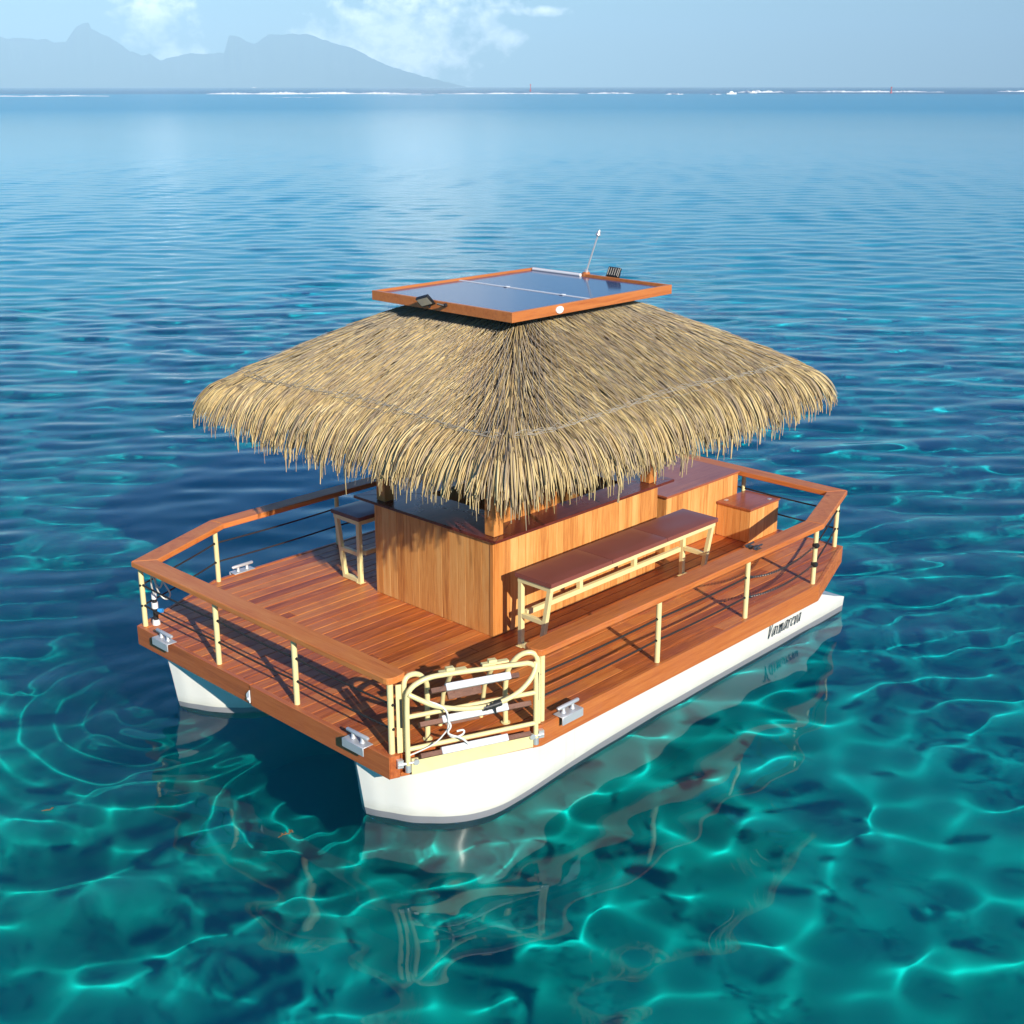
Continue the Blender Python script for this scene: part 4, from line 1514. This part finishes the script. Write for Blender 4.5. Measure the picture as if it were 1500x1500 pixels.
# ------------------------------------------------------------------ benches
def bench(mirror, label, cush):
    fy = (lambda v: W_ - v) if mirror else (lambda v: v)
    u0, u1, vo, vi, h = 2.52, 5.44, 0.915, 1.405, 0.862
    root = thing('bar_bench', ((u0 + u1) / 2, fy((vo + vi) / 2), ZO + 0.004), label, 'bench', 'long bar benches beside the counter')
    def P(u, v, z):
        return (u, fy(v), z)
    ht = h - 0.065                       # top of the steel frame
    b = 0.055
    q = MB()
    z = ht - b / 2
    q.bar(P(u0 + b, vo + b / 2 + 0.01, z), P(u1 - b, vo + b / 2 + 0.01, z), b, b)
    q.bar(P(u0 + b, vi - b / 2 - 0.01, z), P(u1 - b, vi - b / 2 - 0.01, z), b, b)
    for u in (u0 + b / 2 + 0.005, u1 - b / 2 - 0.005):
        q.bar(P(u, vo + 0.01, z), P(u, vi - 0.01, z), b, b, (0, 0, 1))
    zs = 0.37
    q.bar(P(u0 + 0.10, vi - b / 2 - 0.012, zs), P(u1 - 0.10, vi - b / 2 - 0.012, zs), b * 0.9, b)
    for u in (u0 + (u1 - u0) * 0.335, u0 + (u1 - u0) * 0.665):
        q.bar(P(u, vi - b / 2 - 0.012, zs + b / 2), P(u, vi - b / 2 - 0.012, ht - b), b, b, (1, 0, 0))
    q.build('frame', M['cream'], root, bevel=0.003)
    for u in (u0 + b / 2 + 0.005, u1 - b / 2 - 0.005):
        q = MB()
        q.bar(P(u, vi - b / 2 - 0.012, 0.009), P(u, vi - b / 2 - 0.012, ht - b), b * 0.95, b * 0.95, (1, 0, 0))
        q.box(tuple(map(min, P(u - 0.045, vi - b - 0.025, 0.004), P(u + 0.045, vi + 0.005, 0.009))), tuple(map(max, P(u - 0.045, vi - b - 0.025, 0.004), P(u + 0.045, vi + 0.005, 0.009))))
        q.build('leg', M['cream'], root, bevel=0.003)
        q = MB()
        q.bar(P(u, vo + 0.165, 0.03), P(u, vo + b / 2 + 0.014, ht - b * 0.75), b * 0.94, b * 0.94, (1, 0, 0))
        q.bar(P(u, vo + 0.14, 0.03), P(u, vi - b - 0.013, 0.03), b, b * 0.9)
        q.bar(P(u, vo + 0.105, zs), P(u, vi - b - 0.013, zs), b * 0.9, b * 0.9)
        q.build('leg', M['cream'], root, bevel=0.003)
    cuts = [u0 - 0.015, u0 + (u1 - u0) * 0.333, u0 + (u1 - u0) * 0.667, u1 + 0.015]
    for a, c in zip(cuts[:-1], cuts[1:]):
        # padded cushion with a slightly swollen top and rounded corners
        n1, n2 = 14, 8
        V, F = [], []
        for i in range(n1 + 1):
            for j in range(n2 + 1):
                x_, y_ = i / n1, j / n2
                ed = min(1.0, 7 * min(x_, 1 - x_)) ** 0.5 * min(1.0, 5 * min(y_, 1 - y_)) ** 0.5
                zz = ht + 0.002 + 0.048 + 0.014 * ed + 0.003 * math.sin(x_ * 9 + a * 3) * math.sin(y_ * 5 + a) * ed
                V.append(P(a + 0.004 + (c - a - 0.008) * x_, vo - 0.012 + (vi - vo + 0.024) * y_, zz))
        for i in range(n1):
            for j in range(n2):
                p = i * (n2 + 1) + j
                F.append((p, p + 1, p + n2 + 2, p + n2 + 1))
        rim = [i * (n2 + 1) for i in range(n1 + 1)] + [n1 * (n2 + 1) + j for j in range(1, n2 + 1)] + [i * (n2 + 1) + n2 for i in range(n1 - 1, -1, -1)] + [j for j in range(n2 - 1, 0, -1)]
        b0 = len(V)
        for r_ in rim:
            p = V[r_]
            V.append((p[0], p[1], ht + 0.003))
        for k in range(len(rim)):
            k2 = (k + 1) % len(rim)
            F.append((rim[k], rim[k2], b0 + k2, b0 + k))
        F.append(tuple(b0 + k for k in range(len(rim))))
        V = np.array(V)
        V[:, 2] += ZO
        mesh_obj('cushion', V, F, cush, root, smooth=50)


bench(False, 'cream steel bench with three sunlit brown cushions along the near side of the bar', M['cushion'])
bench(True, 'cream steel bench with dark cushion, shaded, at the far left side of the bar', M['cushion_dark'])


# ------------------------------------------------------------------ storage cabinets at the stern
def cabinet(u0, u1, v0, v1, h, name, label, over, fittings):
    root = thing(name, ((u0 + u1) / 2, (v0 + v1) / 2, ZO + 0.003), label, 'cabinet', 'wooden cabinets at the stern')
    q = MB()
    boards(q, (u0, v0 + 0.02), (u0, v1), (-1, 0), 0.004, h - 0.03, 0.125)
    boards(q, (u0, v0), (u1, v0), (0, -1), 0.004, h - 0.03, 0.11)
    boards(q, (u1, v0 + 0.02), (u1, v1), (1, 0), 0.004, h - 0.03, 0.125)
    boards(q, (u0 + 0.02, v1), (u1 - 0.02, v1), (0, 1), 0.004, h - 0.03, 0.125)
    q.build('body', M['board'], root, bevel=0.002)
    q = MB()
    q.box((u0 - over, v0 - over, h - 0.028), (u1 + 0.005, v1 - 0.001, h))
    lid = q.build('lid', M['lid'], root, bevel=0.005)
    if fittings:
        for (u, v) in ((u0 + 0.10, v1 - 0.07), (u1 - 0.14, v0 + 0.06)):
            q = MB()
            q.box((u - 0.03, v - 0.018, h), (u + 0.03, v + 0.018, h + 0.008))
            q.build('hinge', M['steel'], lid)
    return root


cabinet(6.967, 7.64, 1.434, 1.955, 0.47, 'storage_box', 'low wooden storage box with hinged reddish lid by the stern rail', 0.02, True)
cabinet(5.86, 7.44, 1.965, 3.45, 0.785, 'storage_cabinet', 'large wooden cabinet with broad reddish top behind the bar at the stern', 0.025, False)

# ------------------------------------------------------------------ deck shower hanging on the far bow corner post
pu, pv = posts[12]
root = thing('deck_shower', (pu + 0.10, pv - 0.06, ZO + 0.004), 'deck shower with coiled grey hose and blue valve by the left bow corner post', 'shower')
bx, by = pu + 0.10, pv - 0.06
q = MB()
q.tube([(bx, by, 0.004), (bx, by, 0.06), (bx, by, 0.065)], [0.045, 0.04, 0.03], 12)
q.build('foot_sleeve', M['plastic_w'], root, smooth=40)
for z0, z1, r_ in ((0.20, 0.27, 0.036), (0.31, 0.37, 0.030)):
    q = MB()
    q.tube([(bx, by, z0), (bx, by, z1)], r_, 12)
    q.build('white_sleeve', M['plastic_w'], root, smooth=40)
q = MB()
q.tube([(bx, by, 0.065), (bx, by, 0.2)], 0.028, 12)
q.build('pump_body', M['plastic_b'], root, smooth=40)
q = MB()
q.tube([(bx, by, 0.27), (bx, by, 0.31)], 0.027, 12)
q.build('pump_body', M['plastic_b'], root, smooth=40)
q = MB()
q.tube([(bx - 0.02, by + 0.02, 0.64), (bx + 0.05, by - 0.03, 0.66)], 0.02, 8)
q.build('pump_body', M['plastic_b'], root, smooth=40)
q = MB()
q.tube([(bx + 0.02, by - 0.03, 0.17), (bx + 0.05, by - 0.075, 0.175)], 0.026, 10)
q.build('valve', M['blue'], root, smooth=40)
q = MB()
q.tube(smooth_path([(bx, by, 0.37), (bx - 0.02, by + 0.01, 0.50), (bx, by, 0.64), (bx + 0.04, by - 0.05, 0.60), (bx + 0.10, by - 0.12, 0.45), (bx + 0.13, by - 0.14, 0.36), (bx + 0.10, by - 0.10, 0.29), (bx + 0.05, by - 0.05, 0.34), (bx + 0.02, by - 0.01, 0.48), (bx + 0.03, by - 0.02, 0.62)], 3), 0.0095, 8)
q.tube(smooth_path([(bx, by, 0.64), (bx + 0.01, by - 0.02, 0.5), (bx + 0.05, by - 0.06, 0.42), (bx + 0.08, by - 0.09, 0.55), (bx + 0.03, by - 0.03, 0.63)], 3), 0.0095, 8)
q.build('hose', M['hose'], root, smooth=60)


# ------------------------------------------------------------------ bits of weed drifting on the water
M['weed'] = principled('brown_weed', (0.16, 0.09, 0.03), 0.7)


def weed(x, y, n, size, label):
    g = np.random.default_rng(int(abs(x * 100)))
    q = MB()
    spine = smooth_path([(x + (k / 4 - 0.5) * size, y + g.uniform(-0.2, 0.2) * size, 0.012) for k in range(5)])
    q.tube(spine, 0.006, 5)
    for k in range(n):
        p = spine[int(g.integers(0, len(spine)))]
        a = g.uniform(0, 6.28)
        d = Vector((math.cos(a), math.sin(a), 0.15)) * size * g.uniform(0.12, 0.3)
        s_ = Vector((-math.sin(a), math.cos(a), 0)) * size * 0.05
        q.add([p, p + d * 0.5 + s_, p + d, p + d * 0.5 - s_, p + d * 0.5 + Vector((0, 0, 0.008))], [(0, 1, 4), (1, 2, 4), (2, 3, 4), (3, 0, 4), (0, 3, 2, 1)])
    o = q.build('floating_weed', M['weed'], zo=0)
    tag(o, label, 'seaweed')


def sea_at(px, py):
    f = 1872.5
    th = math.atan(624.0 / f)
    a, b = (px - 750) / f, -(py - 750) / f
    fw = Vector((math.cos(VIEW), math.sin(VIEW), 0))
    rt = Vector((math.sin(VIEW), -math.cos(VIEW), 0))
    d = rt * a + fw * (math.cos(th) + math.sin(th) * b) + Vector((0, 0, -math.sin(th) + math.cos(th) * b))
    k = 6.53 / -d.z
    return -6.562 + d.x * k, -7.205 + d.y * k


weed(*sea_at(418, 1224), 16, 0.15, 'brown sprig of weed floating in front of the two bows')
weed(*sea_at(72, 1187), 9, 0.09, 'small brown scrap of weed floating near the left edge of the picture')
